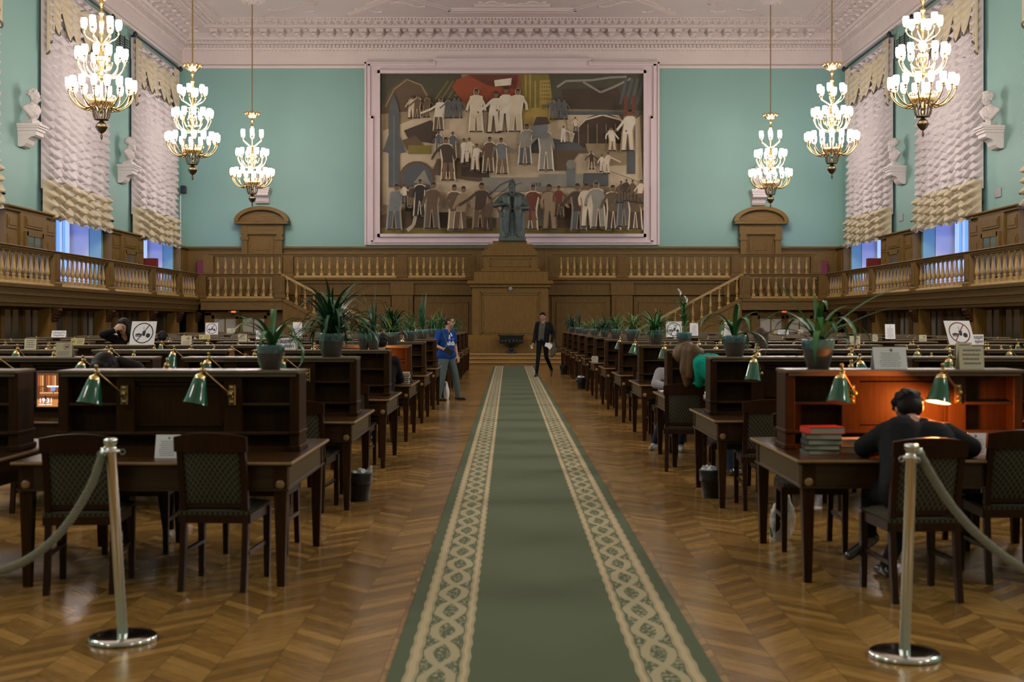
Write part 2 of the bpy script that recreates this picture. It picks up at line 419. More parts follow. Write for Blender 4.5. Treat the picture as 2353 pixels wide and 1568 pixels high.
for s in (-1, 1):
    for a, b in WIN:
        wn += 1
        if a < 30: yy = (a, b)
        root = empty('window_%d' % wn, (s*14.4, (a+b)/2, GZ), kind='structure')
        hw = (b-a)/2; hh = TOPW-GZ
        mb = MB()                                           # white splayed reveals
        for q in (-1, 1):
            y0, y1 = (q*(hw-.32), q*hw)
            mb.add([(-s*.55, q*(hw-.02), 0), (-s*.55, q*(hw-.02), hh), (s*.1, q*(hw-.35), hh), (s*.1, q*(hw-.35), 0), (s*.1, q*(hw+.0), hh), (s*.1, q*(hw), 0)],
                   [(0,1,2,3),(3,2,4,5),(0,5,4,1),(0,3,5),(1,4,2)])
        mb.box(-s*.55, s*.1, -hw, hw, -.02, .06); mb.build('reveal', M['win'], root)
        mb = MB(); w = hw-.35
        for y in (-w, -w*.34, w*.34, w): mb.box(-.06, .06, y-.07, y+.07, 0, hh)
        for z in (.05, 2.6, 5.6, hh-.1): mb.box(-.06, .06, -w, w, z-.07, z+.07)
        for y in (-w*.67, 0, w*.67): mb.box(-.04, .04, y-.03, y+.03, 0, hh)
        mb.build('sash', M['win'], root)
        mb = MB(); mb.box(-.008, .008, -w, w, 0, hh); mb.build('pane', M['glass'], root)
        # narrow strip of painted wall jamb is the wall's own thickness

# ---------------------------------------------------------------- cornice, back and sides
PROF = [(0,11.86),(.12,11.86),(.14,11.93),(.12,11.98),(.06,12.02),(.06,12.60),(.12,12.62),(.14,12.66),(.14,12.80),(.24,12.84),(.26,12.95),
        (.34,12.98),(.40,13.04),(.42,13.24),(1.22,13.26),(1.22,13.33),(1.28,13.35),(1.34,13.40),(1.42,13.34),(1.50,13.34),(1.95,13.36),(1.98,13.40),(2.1,13.42),(2.1,CZ+.02),(0,CZ+.02)]
def cornice(name, L0, L1, place, m0=True, c0=0, c1=0):
    """place(a, p, z): a along the wall, p away from the wall; c0/c1 mitre the ends"""
    mb = MB(); n = len(PROF)
    A = [place(L0 + c0*p, p, z) for p, z in PROF]; B = [place(L1 - c1*p, p, z) for p, z in PROF]
    for i in range(n-1): mb.add([A[i], A[i+1], B[i+1], B[i]], [(0,1,2,3)])
    def blk(a, w, p0, p1, z0, z1):
        q = [place(x, p, z) for z in (z0, z1) for x, p in ((a-w/2,p0),(a+w/2,p0),(a+w/2,p1),(a-w/2,p1))]
        mb.add(q, [(0,3,2,1),(4,5,6,7),(0,1,5,4),(1,2,6,5),(2,3,7,6),(3,0,4,7)])
    def run(sp, p1, fn):
        lo = L0 + c0*p1; hi = L1 - c1*p1; k = int((hi-lo)/sp)
        for i in range(k): fn(lo + (i+.5)*(hi-lo)/k)
    run(.155, .26, lambda a: blk(a, .085, .13, .22, 12.67, 12.79))
    run(.155, .34, lambda a: mb.ball(place(a, .27, 12.91), .062, 6, 4))
    run(.155, .2, lambda a: mb.ball(place(a, .07, 12.58), .035, 5, 3))
    def mod(a):
        blk(a, .30, .42, 1.08, 13.13, 13.25); blk(a, .24, .42, .98, 13.06, 13.13); blk(a, .36, .42, 1.14, 13.215, 13.25)
        for p in (.52, .96): mb.ball(place(a, p, 13.06), (.12,.09,.07), 8, 5)
    run(.645, 1.22, mod)
    run(.645, 1.22, lambda a: mb.ball(place(a+.3225, .8, 13.24), (.13,.13,.05), 8, 4))
    run(.16, 1.3, lambda a: mb.ball(place(a, 1.30, 13.36), .045, 5, 3))
    run(.26, 1.7, lambda a: (blk(a, .17, 1.55, 1.62, 13.30, 13.35), mb.ball(place(a, 1.73, 13.33), (.075,.09,.05), 6, 4), blk(a, .17, 1.84, 1.90, 13.32, 13.36)))
    run(.13, 2.0, lambda a: blk(a, .07, 1.98, 2.06, 13.36, 13.42))
    tag(mb.build(name, M['plaster']), kind='structure')
cornice('trim_1', -WX, WX, lambda a, p, z: (a, BY-p, z), c0=1, c1=1)
cornice('trim_2', 30, BY, lambda a, p, z: (-WX+p, a, z), c0=0, c1=1)
cornice('trim_3', 30, BY, lambda a, p, z: (WX-p, a, z), c0=0, c1=1)

# ================================================================== CURTAINS
def curtain_parts():
    W, Z0, Z1, ZC, n = 5.6, -7.1, 0.0, -5.95, 9
    def sheet(z_lo, z_hi, per, amp, dy, dz, m, seed, scallop=True, pinch=.0, sag=.26, pk=.12):
        rnd = random.Random(seed); cw = W/n
        ph = [rnd.uniform(-.25,.25) for _ in range(n+1)]; pj = [[rnd.uniform(-.12,.12) for _ in range(60)] for _ in range(n)]
        ny = int(W/dy); nz = int((z_hi-z_lo)/dz); vs = []
        for j in range(nz+1):
            for i in range(ny+1):
                y = W*i/ny; z = z_lo+(z_hi-z_lo)*j/nz
                c = min(n-1, int(y/cw)); t = y/cw-c; e = (2*t-1)**2
                s_ = (z - sag*e - .05*sin(5*y+2*z))/per + ph[c]
                k = int(math.floor(s_)) % 60; s_ += pj[c][k]*(s_-math.floor(s_))
                f = s_-math.floor(s_)
                g = f/pk if f < pk else (1-(f-pk)/(1-pk)); g = g*g*(3-2*g); q_ = max(0,1-e)
                d = amp*(g**1.1*q_**.6*.85 + .75*q_**.8) + .008*sin(29*y+7*z)*q_
                zz = z
                if scallop: zz = z + (.16*e)*(1-j/nz)**3
                vs.append((d+pinch, y-W/2, zz))
        fs = [(j*(ny+1)+i, j*(ny+1)+i+1, (j+1)*(ny+1)+i+1, (j+1)*(ny+1)+i) for j in range(nz) for i in range(ny)]
        mb = MB(); mb.add(vs, fs, 0, True); return mb.mesh('curtain_cloth', m)
    main = sheet(ZC-.25, Z1-.2, .25, .17, .034, .022, M['white_cur'], 1, False, .0, .24)
    low = sheet(Z0, ZC, .27, .21, .034, .022, M['cream'], 2, True, .05, .20, .3)
    mb = MB(); hw = W/2                                     # plain band at the head, swags and side tails
    mb.box(-.02, .07, -hw, hw, -.75, 0.0)
    band = mb.mesh('pelmet', M['white_cur'])
    mb = MB(); ns = 6
    for k in range(ns):
        c = -hw+.35+(k+.5)*(W-.7)/ns; w = (W-.7)/ns*1.25
        nu, nv = 14, 22; vs = []
        for j in range(nv+1):
            for i in range(nu+1):
                u = i/nu*2-1; v = j/nv; drop = .32+.95*(1-u*u)
                z = -.42-.12*u*u-drop*v
                d = .12+.05*(k % 2)+.10*(1-u*u)*(1+.6*((v*5+.4*(1-u*u)) % 1))
                vs.append((d, c+u*w/2*(1-.15*v), z))
        mb.add(vs, [(j*(nu+1)+i, j*(nu+1)+i+1, (j+1)*(nu+1)+i+1, (j+1)*(nu+1)+i) for j in range(nv) for i in range(nu)], 0, True)
        mb.tube([(d_, y_, z_-.01) for d_, y_, z_ in vs[nv*(nu+1):]], .022, 5, 1)
    swag = mb.mesh('swag', [M['cream'], M['fringe']])
    tails = []
    for q in (-1, 1):
        mb = MB(); vs = []; nu, nv = 20, 12
        for j in range(nv+1):
            for i in range(nu+1):
                u = i/nu; v = j/nv; Lz = 1.35+1.0*(1-u)
                vs.append((.16+.07*sin(u*6*pi), q*(hw-u*.62), -.05-Lz*v))
        mb.add(vs, [(j*(nu+1)+i, j*(nu+1)+i+1, (j+1)*(nu+1)+i+1, (j+1)*(nu+1)+i) for j in range(nv) for i in range(nu)], 0, True)
        mb.tube([vs[nv*(nu+1)+i] for i in range(nu+1)], .03, 5, 1); tails.append(mb.mesh('side_tail', [M['cream'], M['fringe']]))
    return [('ruched_cloth', main), ('cream_flounce', low), ('pelmet', band), ('swag_valance', swag), ('side_tail', tails[0]), ('side_tail', tails[1])]
CP = curtain_parts()
for s in (-1, 1):
    for k, yc in enumerate((29.8, 38.6, 47.1)):
        sd = 'left' if s < 0 else 'right'
        lab = ['ruched white and cream curtain cut off by the %s edge of the photo', 'near ruched curtain with white swags and cream hem on %s wall', 'far ruched curtain with cream hem on %s wall, next to back corner'][k] % sd
        root = empty('window_curtain', (s*(WX-.08), yc, 11.55), 0 if s < 0 else pi, lab, 'curtain', 'tall ruched curtains')
        for nm, me in CP:
            o = bpy.data.objects.new(nm, me); link(o, root)
        mb = MB(); mb.cyl((.2, -2.95, .04), (.2, 2.95, .04), .035, n=8)
        for q in (-1, 1):
            mb.lathe([(0,-.09),(.07,-.05),(.09,.02),(.05,.1),(0,.14)], 10, (.2, q*3.02, .04)); mb.box(0, .2, q*2.85-.02, q*2.85+.02, 0, .07)
        mb.build('curtain_rod', M['speaker'], root)

# ================================================================== MURAL AND ITS FRAME
def U(u): return (u-VX)/F*51.15
def Zv(v): return H+(VY-v)/F*51.15
def mural():
    root = empty('painted_mural', (U(1176.5), BY-.05, Zv(538)), label='large painted wall mural of figures in white frame above bronze statue', cat='mural')
    ox, oy, oz = root.location
    # frame: outer flat with raised stepped mouldings
    o = [(838,143),(838,563),(1515,563),(1515,143)]
    mb = MB()
    def band(x0,x1,z0,z1,y0,y1): mb.box(U(x0)-ox, U(x1)-ox, y0, y1, Zv(z0)-oz, Zv(z1)-oz)
    for a in ((838,872,563,143),(1481,1515,563,143),(872,1481,563,541),(872,1481,167,143),(995,1358,143,132)): band(*a, -.12, .04)
    for a in ((846,851,268,148),(846,858,273,268),(853,858,556,268),(1501,1507,268,148),(1495,1507,273,268),(1495,1500,556,268),(853,1500,558,553),
              (846,995,152,147),(1358,1507,152,147),(995,1000,152,140),(1353,1358,152,140),(995,1358,141,136)): band(*a, -.20, -.1)
    for a in ((868,874,545,163),(1478,1484,545,163),(868,1484,545,538),(868,1484,170,163)): band(*a, -.27, -.1)
    for a in ((838,842,563,143),(1511,1515,563,143),(838,995,147,143),(1358,1515,147,143)): band(*a, -.17, -.1)
    mb.build('mural_frame', M['frame'], root)
    # canvas: plain generic scene of workers, in the tones of the wall picture
    pal = {'cream':(.46,.37,.24),'cream2':(.52,.44,.31),'tan':(.25,.185,.105),'brown':(.105,.070,.038),'dkbrown':(.055,.038,.024),'olive':(.17,.135,.030),'ochre':(.32,.225,.055),'dkgreen':(.062,.060,.034),'slate':(.082,.088,.086),'bluegrey':(.13,.14,.135),'grey':(.22,.21,.165),'red':(.25,.060,.024),'maroon':(.12,.038,.022),'white':(.54,.49,.38),'black':(.026,.022,.018),'skin':(.16,.095,.05)}
    names = list(pal); mats = [plain('mural_'+k, c, .8, var=.18, vscale=3) for k, c in ((k, tuple(min(1,q*1.18) for q in c)) for k, c in pal.items())]; ix = {k:i for i, k in enumerate(names)}
    mb = MB(); lay = [0]
    def poly(pts, c, dy=None):
        lay[0] += 1; y = -.03 - .0009*lay[0] if dy is None else dy
        pp = [(U(x)-ox, Zv(z)-oz) for x, z in pts]
        n = len(pp); ar = sum(pp[i][0]*pp[(i+1)%n][1]-pp[(i+1)%n][0]*pp[i][1] for i in range(n))
        if ar < 0: pp = pp[::-1]
        mb.add([(p[0], y, p[1]) for p in pp], [list(range(n))], ix[c])
    def circ(x, z, r, c, rz=None, a0=0, a1=2*pi, n=18): poly([(x+r*cos(a0+(a1-a0)*i/n), z+(rz or r)*sin(a0+(a1-a0)*i/n)) for i in range(n if a1-a0>6 else n+1)], c)
    def strip(pts, w, c):
        for (x0,z0),(x1,z1) in zip(pts[:-1], pts[1:]):
            L = max(1e-6, math.hypot(x1-x0, z1-z0)); nx, nz = -(z1-z0)/L*w/2, (x1-x0)/L*w/2
            poly([(x0+nx,z0+nz),(x1+nx,z1+nz),(x1-nx,z1-nz),(x0-nx,z0-nz)], c)
    R_ = lambda x0,z0,x1,z1,c: poly([(x0,z0),(x1,z0),(x1,z1),(x0,z1)], c)
    R_(875,170,1478,538,'tan')
    poly([(880,300),(1010,250),(1200,262),(1460,270),(1470,420),(1440,500),(1100,500),(880,470)], 'cream')
    R_(875,170,1060,250,'dkgreen'); poly([(875,250),(895,205),(930,178),(965,192),(985,215),(990,250),(875,262)], 'brown'); strip([(885,245),(905,205),(935,182),(968,195),(985,228)], 3, 'tan')
    for k in range(5): strip([(1000+k*14,228),(1030+k*12,185)], 3, 'olive')
    R_(1198,170,1262,285,'olive'); 
    for x in (1206,1216,1228,1240): R_(x,170 if x<1220 else 185,x+4,278,'ochre')
    R_(1240,184,1266,240,'ochre')
    for i in range(4):
        for j in range(5): R_(1244+i*5.5,188+j*9,1247+i*5.5,193+j*9,'olive')
    poly([(1262,170),(1478,170),(1478,255),(1300,250),(1270,225)], 'dkgreen')
    poly([(1290,205),(1420,200),(1440,250),(1300,250)], 'dkbrown'); strip([(1280,200),(1300,186),(1360,184),(1400,178),(1440,176)], 5, 'grey'); strip([(1340,188),(1380,212),(1410,200),(1450,180)], 5, 'grey')
    for k in range(4): strip([(1425+k*13,240),(1440+k*13,180)], 7, 'slate')
    poly([(1038,200),(1050,182),(1080,172),(1195,172),(1197,215),(1080,240),(1062,232)], 'red'); poly([(1075,172),(1190,172),(1186,205),(1120,196)], 'maroon')
    poly([(1197,250),(1270,245),(1290,270),(1250,290),(1200,285)], 'ochre')
    poly([(1300,262),(1470,262),(1478,420),(1400,392),(1310,330)], 'cream'); circ(1385,330,72,'dkbrown',68,pi,2*pi); R_(1313,330,1457,352,'dkbrown')
    for k in range(6): strip([(1330+k*21,346),(1330+k*21,285)], 2, 'tan')
    strip([(1313,330),(1320,300),(1345,275),(1385,264),(1425,275),(1450,300),(1457,330)], 4, 'cream2')
    R_(1290,256,1476,264,'slate'); R_(1440,262,1460,400,'slate'); poly([(1420,262),(1476,262),(1440,290)], 'brown')
    # rocket-like tall column and wheel, mountains
    poly([(905,213),(896,240),(893,262),(893,430),(918,430),(918,262),(914,240)], 'slate'); poly([(893,310),(880,348),(893,352)], 'slate'); poly([(918,310),(932,350),(918,352)], 'slate'); strip([(905,265),(905,428)], 3, 'bluegrey')
    poly([(928,300),(990,276),(1010,300),(995,330),(940,322)], 'dkbrown'); poly([(925,322),(955,312),(975,335),(935,345)], 'brown'); R_(938,334,990,354,'olive')
    circ(958,412,42,'brown',42); circ(958,412,36,'slate',36); poly([(975,390),(990,425),(950,420)], 'grey')
    # platforms
    poly([(1005,365),(1120,362),(1120,405),(1100,418),(990,400)], 'brown'); poly([(1060,385),(1120,380),(1125,410),(1060,405)], 'dkbrown')
    R_(1200,340,1350,352,'brown'); poly([(1205,330),(1240,312),(1330,330),(1345,345),(1210,345)], 'slate'); poly([(1260,352),(1330,352),(1300,392),(1262,392)], 'brown')
    poly([(1345,330),(1440,330),(1440,380),(1360,382)], 'tan'); R_(1342,398,1398,428,'slate'); R_(1108,408,1262,440,'grey')
    poly([(875,495),(930,480),(1060,500),(1060,538),(875,538)], 'brown'); R_(945,488,1040,538,'dkbrown'); R_(1050,502,1140,538,'brown')
    R_(1240,400,1340,430,'grey'); R_(1260,470,1340,538,'brown'); R_(1340,430,1478,500,'tan'); R_(875,524,1478,538,'olive'); R_(1180,470,1262,520,'grey')
    R_(1302,375,1322,430,'bluegrey'); circ(1312,378,11,'grey'); strip([(1120,452),(1150,425),(1180,412)], 4, 'slate'); strip([(1130,460),(1168,430),(1200,420)], 2, 'slate')
    for k in range(3): R_(1222+k*8,420,1227+k*8,428,'slate')
    R_(932,458,952,486,'black'); circ(941,472,7,'grey'); strip([(936,530),(950,518),(955,498)], 8, 'cream2')
    def fig(x, z, h, body, legs, head='skin', lean=0, arms=(-.25,.3), skirt=False, line=None):
        """plain standing figure: feet at (x,z)"""
        w = h*.13; sh = z-h*.80; hp = z-h*.46; L = lean*h
        if line:
            for q in (0,): circ(x+L, z-h*.915, h*.066, line, h*.082)
            poly([(x-w*1.15+L,sh-1),(x-w*.5+L,sh-4),(x+w*.5+L,sh-4),(x+w*1.15+L,sh-1),(x+w*1.1,hp+h*.1),(x-w*1.1,hp+h*.1)], line)
            for q in (-1, 1): poly([(x+q*w*-.02,hp),(x+q*w*1.1,hp),(x+q*w*1.15+q*h*.03,z+1.5),(x+q*w*.12+q*h*.02,z+1.5)], line)
        if skirt: poly([(x-w*.6,hp),(x+w*.6,hp),(x+w*1.15,z-h*.2),(x-w*1.15,z-h*.2)], legs)
        for q in (-1, 1):
            poly([(x+q*w*.05,hp-2),(x+q*w*.85,hp-2),(x+q*w*.85+q*h*.03,z),(x+q*w*.3+q*h*.02,z)], 'skin' if skirt else legs)
            poly([(x+q*w*.2,z-2),(x+q*w*1.15,z-2),(x+q*w*1.2,z+1),(x+q*w*.2,z+1)], 'black')
        poly([(x-w*.95+L,sh+2),(x-w*.5+L,sh-2),(x+w*.5+L,sh-2),(x+w*.95+L,sh+2),(x+w*.85,hp),(x+w*.92,hp+h*.06),(x-w*.92,hp+h*.06),(x-w*.85,hp)], body)
        for q, a in ((-1, arms[0]), (1, arms[1])):
            ex, ez = x+q*w+L+a*h*.35, sh+h*.17; hx, hz = x+a*h, hp-h*.04*(abs(a)*2)
            strip([(x+q*w*.8+L,sh+3),(ex,ez),(hx+q*w*.5,hz)], h*.058, body); circ(hx+q*w*.5, hz, h*.025, 'skin', n=8)
        circ(x+L, z-h*.91, h*.055, head, h*.072, n=12); poly([(x+L-h*.055,z-h*.93),(x+L-h*.03,z-h*.985),(x+L+h*.035,z-h*.985),(x+L+h*.055,z-h*.93)], 'black')
    rnd = random.Random(5)
    for x, z, h, b_, l_, ln, ar in [(945,272,52,'cream','cream2','tan',(-.2,.2)),(958,272,54,'brown','brown','cream',(-.3,.2)),(980,270,50,'brown','brown','tan',(-.1,.3)),(1008,300,76,'white','brown','cream2',(-.5,.1)),
            (1028,272,46,'slate','slate','grey',(-.3,.2)),(1042,272,50,'slate','slate',None,(-.3,.2)),(1056,272,48,'slate','slate',None,(-.1,.3)),(1094,304,100,'cream2','cream','white',(-.15,.15)),(1134,306,96,'white','cream2','brown',(-.3,.25)),
            (1160,304,104,'white','white',None,(-.1,.2)),(1184,304,100,'cream2','cream','white',(-.35,.2)),(1270,276,48,'slate','slate','grey',(-.4,.2)),(1284,276,50,'slate','slate',None,(-.2,.3)),(1297,276,48,'slate','slate',None,(-.1,.2)),
            (1008,350,46,'slate','slate','cream2',(-.2,.1)),(1040,364,60,'slate','brown','cream2',(-.4,.1)),(1030,416,100,'dkbrown','dkbrown','cream2',(-.3,.1)),(1068,378,58,'white','white','tan',(.1,.3)),(1080,376,58,'cream2','cream2',None,(0,.3)),
            (1092,394,62,'white','cream2','tan',(.05,.5)),(1122,398,82,'brown','brown','cream2',(-.1,.3)),(1154,402,84,'bluegrey','grey','cream2',(-.2,.6)),(1206,380,94,'grey','slate','cream2',(-.1,.4)),(1254,394,106,'grey','grey','white',(-.35,.1)),
            (1293,332,40,'white','white',None,(.1,.6)),(1322,308,36,'cream2','slate','tan',(-.2,.2)),(1405,350,56,'white','cream','tan',(-.2,.2)),(1440,350,96,'white','cream2','tan',(-.2,-.1)),(1358,392,42,'dkbrown','brown','cream2',(-.3,.3)),
            (1382,398,40,'white','white','tan',(-.2,.3)),(1392,402,50,'cream2','cream2',None,(-.1,.6)),
            (908,530,106,'bluegrey','slate','grey',(.1,.3)),(932,470,44,'cream2','dkbrown',None,(-.1,.3)),(946,476,48,'dkbrown','brown','tan',(-.1,.2)),(966,498,84,'black','black','cream2',(-.1,.3)),(994,528,108,'brown','brown','grey',(-.15,.1)),
            (1048,530,104,'brown','tan','cream2',(-.05,.25)),(1060,530,100,'tan','brown',None,(-.1,.2)),(1104,528,106,'dkbrown','brown','tan',(-.4,.2)),(1122,532,76,'brown','dkbrown',None,(-.2,.3)),(1218,530,104,'maroon','maroon','cream2',(-.1,.25)),
            (1262,530,104,'tan','tan','brown',(-.1,.35)),(1283,500,70,'maroon','dkbrown','tan',(-.1,.3)),(1328,532,108,'dkbrown','slate','grey',(-.3,.15)),(1348,524,100,'cream2','white','tan',(-.1,.2)),(1372,526,106,'grey','grey','cream2',(-.2,.15)),
            (1406,530,102,'brown','dkbrown','cream2',(-.2,.5)),(1430,524,100,'slate','slate','grey',(-.2,.1)),(1456,530,98,'brown','dkbrown','cream2',(-.2,.1)),(1422,470,50,'brown','brown',None,(-.2,.1)),(1436,466,50,'dkbrown','brown',None,(-.2,.1)),(1450,468,50,'brown','brown',None,(-.2,.1)),(1466,470,52,'cream2','brown',None,(-.2,.1))]:
        fig(x, z, h, b_, l_, lean=rnd.uniform(-.05,.07), arms=ar, skirt=(x in (1218, 1154, 1030)), line=ln)
    poly([(1136,193),(1176,188),(1174,204),(1138,207)], 'white'); circ(1240,300,18,'bluegrey',24); poly([(1224,296),(1232,276),(1256,276),(1262,292)], 'dkbrown')
    for x in (1434, 1452):
        for k in range(6): circ(x, 232+k*7, 5, 'maroon', 4, n=8)
    mb.build('canvas', mats, root)
mural()
# ================================================================== GALLERY, PLATFORM, STAIRS
M['doorpane'] = plain('frosted_door_pane', (.42,.40,.35), .3)
GX = 11.65                                                  # plane of the side balustrades
def baluster_mesh():
    mb = MB(); mb.box(-.055,.055,-.055,.055,0,.10)
    mb.lathe([(.035,.10),(.028,.13),(.045,.155),(.03,.18),(.026,.205),(.05,.235),(.062,.28),(.055,.34),(.034,.50),(.026,.60),(.032,.62),(.024,.64),(.045,.67)], 10)
    mb.box(-.05,.05,-.05,.05,.67,.71); return mb.mesh('baluster', M['oak_light'])
BAL = baluster_mesh()
def balustrade(a, b, z0, n_list, posts, label, panel=False, h=.92, group='oak balustrades'):
    """a, b ends (x,y); posts: distances of posts; n_list balusters between posts"""
    a = V((*a, 0)); b = V((*b, 0)); L = (b-a).length; t = (b-a)/L; ang = atan2(t.y, t.x)
    root = empty('balustrade', (a.x, a.y, z0), ang, label, 'balustrade', group)
    lm = M['oak_h']
    mb = MB(); mb.cbox(0, L, -.11, .11, h-.09, h-.03, .012); mb.cbox(0, L, -.14, .14, h-.03, h, .01); mb.box(0, L, -.085, .085, h-.13, h-.09)
    mb.build('handrail', lm, root)
    mb = MB(); mb.cbox(0, L, -.13, .13, 0, .06, .01); mb.cbox(0, L, -.10, .10, .06, .085, .008); mb.build('base_rail', M['oak_light'], root)
    for p in posts:
        mb = MB(); mb.box(p-.19, p+.19, -.13, .13, 0, h-.08); mb.cbox(p-.23, p+.23, -.165, .165, 0, .13, .015); mb.box(p-.13, p+.13, -.145, .145, .2, h-.2)
        mb.build('post', M['oak'], root)
    pp = sorted(posts); zb = .085; sc = (h-.13-.085)/.71
    for (p, q), n in zip(zip(pp[:-1], pp[1:]), n_list):
        for k in range(n):
            x = p+.19 + (q-p-.38)*(k+.5)/n
            o = bpy.data.objects.new('baluster', BAL); link(o, root); o.location = (x, 0, zb); o.scale = (1, 1, sc)
    return root
# side galleries
for s in (-1, 1):
    sd = 'left' if s < 0 else 'right'
    mb = MB(); x0, x1 = s*(GX-.12), s*(WX-.01)
    mb.box(x0, x1, 25, 46.4, GZ-.18, GZ); mb.box(s*(GX-.17), s*(GX+.15), 25, 46.6, GZ-.06, GZ+.02)
    mb.box(s*(GX-.10), s*(GX+.2), 25, 46.5, GZ-.42, GZ-.12); mb.box(s*(GX-.14), s*(GX-.08), 25, 46.55, GZ-.24, GZ-.18)
    mb.box(s*(GX-.05), s*(GX+.25), 25, 46.4, GZ-.50, GZ-.42)
    mb.box(s*11.47, s*(WX-.01), 46.4, 48.0, GZ-.18, GZ); mb.box(s*11.87, s*(WX-.01), 48.0, BY-.01, GZ-.18, GZ)
    o = mb.build('side_gallery', M['oak_hy']); tag(o, 'long oak gallery floor along the %s wall carrying the balustrade' % sd, 'gallery', 'side galleries')
    ps = [27.7, 32.0, 36.3, 40.6, 43.9, 46.5]; 
    balustrade((s*GX, 27.7), (s*GX, 46.5), GZ, [11, 11, 11, 8, 6], [p-27.7 for p in ps], 'oak balustrade of the %s side gallery, running below the curtains' % sd)
    # dark back wall with bookcases below the gallery
    for k, y0 in enumerate((25.0, 29.35, 33.7, 38.05, 42.4)):
        r = empty('glazed_bookcase', (s*12.5, y0+2.15, 0), -s*pi/2, 'dark glazed bookcase under the %s gallery, %s from the back corner' % (sd, ['farthest','fourth','third','second','nearest'][k]), 'bookcase', 'bookcases under the galleries')
        mb = MB(); mb.box(-1.95,1.95,.02,.5,0,2.0); mb.box(-2.0,2.0,-.06,.5,1.94,2.08); mb.box(-2.0,2.0,-.05,.5,0,.5)
        for x in (-1.95,-.67,.67,1.95): mb.box(x-.09,x+.09,-.05,.02,.5,1.95)
        mb.build('carcass', M['oak'], r)
        for q in (-1.31, 0, 1.31):
            mb = MB()
            for x in (-.53,.53): mb.box(q+x-.05,q+x+.05,-.03,.015,.52,1.93)
            for z in (.52,1.86): mb.box(q-.53,q+.53,-.03,.015,z,z+.07)
            mb.box(q-.02,q+.02,-.03,.015,.55,1.9)
            d = mb.build('door', M['oak'], r)
            mb = MB(); mb.box(q-.5,q+.5,-.008,.0,.58,1.88); mb.build('pane', M['glass_dk'], d)
    for k, y in enumerate(ps):
        r = empty('gallery_pillar', (s*(GX+.15), y, 0), 0 if s < 0 else pi, 'square oak pillar under the %s gallery balustrade, %s from back corner' % (sd, ['sixth','fifth','fourth','third','second','first'][k]), 'pillar', 'pillars under the galleries')
        mb = MB(); mb.box(-.16,.16,-.2,.2,0,1.92); mb.box(-.2,.2,-.24,.24,0,.3); mb.box(-.06,.19,-.13,.13,.5,1.55); mb.build('shaft', M['oak'], r)
        mb = MB()
        mb.prism([(.15,1.92),(.34,1.92),(.33,1.80),(.25,1.74),(.2,1.58),(.15,1.5)], 'y', -.13, .13)
        for q in (-.09, 0, .09):
            for z in (1.6,1.68,1.76,1.84): mb.ball((.22+(z-1.6)*.45, q, z), (.05,.05,.05), 7, 5)
        mb.build('carved_bracket', M['dark'], r)
    # oak panelled piers on the gallery, with glazed niches
    for k, (a, b) in enumerate(((24.1, 27.7), (32.8, 36.4), (41.5, 45.1))):
        if k == 0: continue
        w = b-a; r = empty('pier_cabinet', (s*WX, (a+b)/2, GZ), -s*pi/2, 'oak panelled cabinet with small glazed door on %s gallery, %s curtain' % (sd, 'before the near' if k == 1 else 'between the near and far'), 'cabinet', 'gallery cabinets')
        hh = 4.62-GZ; mb = MB(); mb.box(-w/2, w/2, -.28, -.01, 0, hh-.12)
        mb.cbox(-w/2-.10, w/2+.10, -.42, -.01, hh-.06, hh, .02); mb.box(-w/2-.05, w/2+.05, -.35, -.01, hh-.13, hh-.06)
        mb.box(-w*.26, w*.26, -.34, -.2, .1, hh-.13)
        for q in (-1, 1):                                    # raised side panels
            for z0, z1 in ((.3, hh-.75), (hh-.6, hh-.25)):
                mb.box(q*w*.38-.32, q*w*.38+.32, -.30, -.27, z0, z1); mb.box(q*w*.38-.24, q*w*.38+.24, -.315, -.27, z0+.08, z1-.08)
        mb.box(-.62, .62, -.37, -.3, hh-.52, hh-.22); mb.box(-.56, .56, -.385, -.3, hh-.46, hh-.28); mb.build('casing', M['oak'], r)
        mb = MB()
        for x in (-.6,.6): mb.box(x-.09,x+.09,-.385,-.33,.25,hh-.62)
        for z in (.25,hh-.74): mb.box(-.6,.6,-.385,-.33,z,z+.12)
        mb.box(-.015,.015,-.37,-.34,.3,hh-.7)
        d = mb.build('door', M['oak'], r); mb = MB(); mb.box(-.5,.5,-.355,-.345,.35,hh-.72); mb.build('pane', M['glass_dk'], d)
    mb = MB(); mb.box(s*(WX-.28), s*WX, 50.15, BY, GZ, 4.55); mb.cbox(s*(WX-.38), s*WX, 50.1, BY, 4.5, 4.6, .02); mb.box(s*(WX-.31), s*WX, 50.35, 51.1, GZ+.3, 4.2)
    tag(mb.build('trim_%d' % (4 if s < 0 else 5), M['oak']), kind='structure')
# back wall panelling
mb = MB(); mb.box(-WX, WX, BY-.10, BY, GZ, 4.52); mb.cbox(-WX, WX, BY-.22, BY, 4.52, 4.62, .02); mb.box(-WX, WX, BY-.14, BY, 4.46, 4.52)
x = -13.2
while x < 13.2: mb.box(x, x+1.15, BY-.13, BY-.05, 3.5, 4.36); x += 1.32
tag(mb.build('trim_6', M['oak_h']), kind='structure')
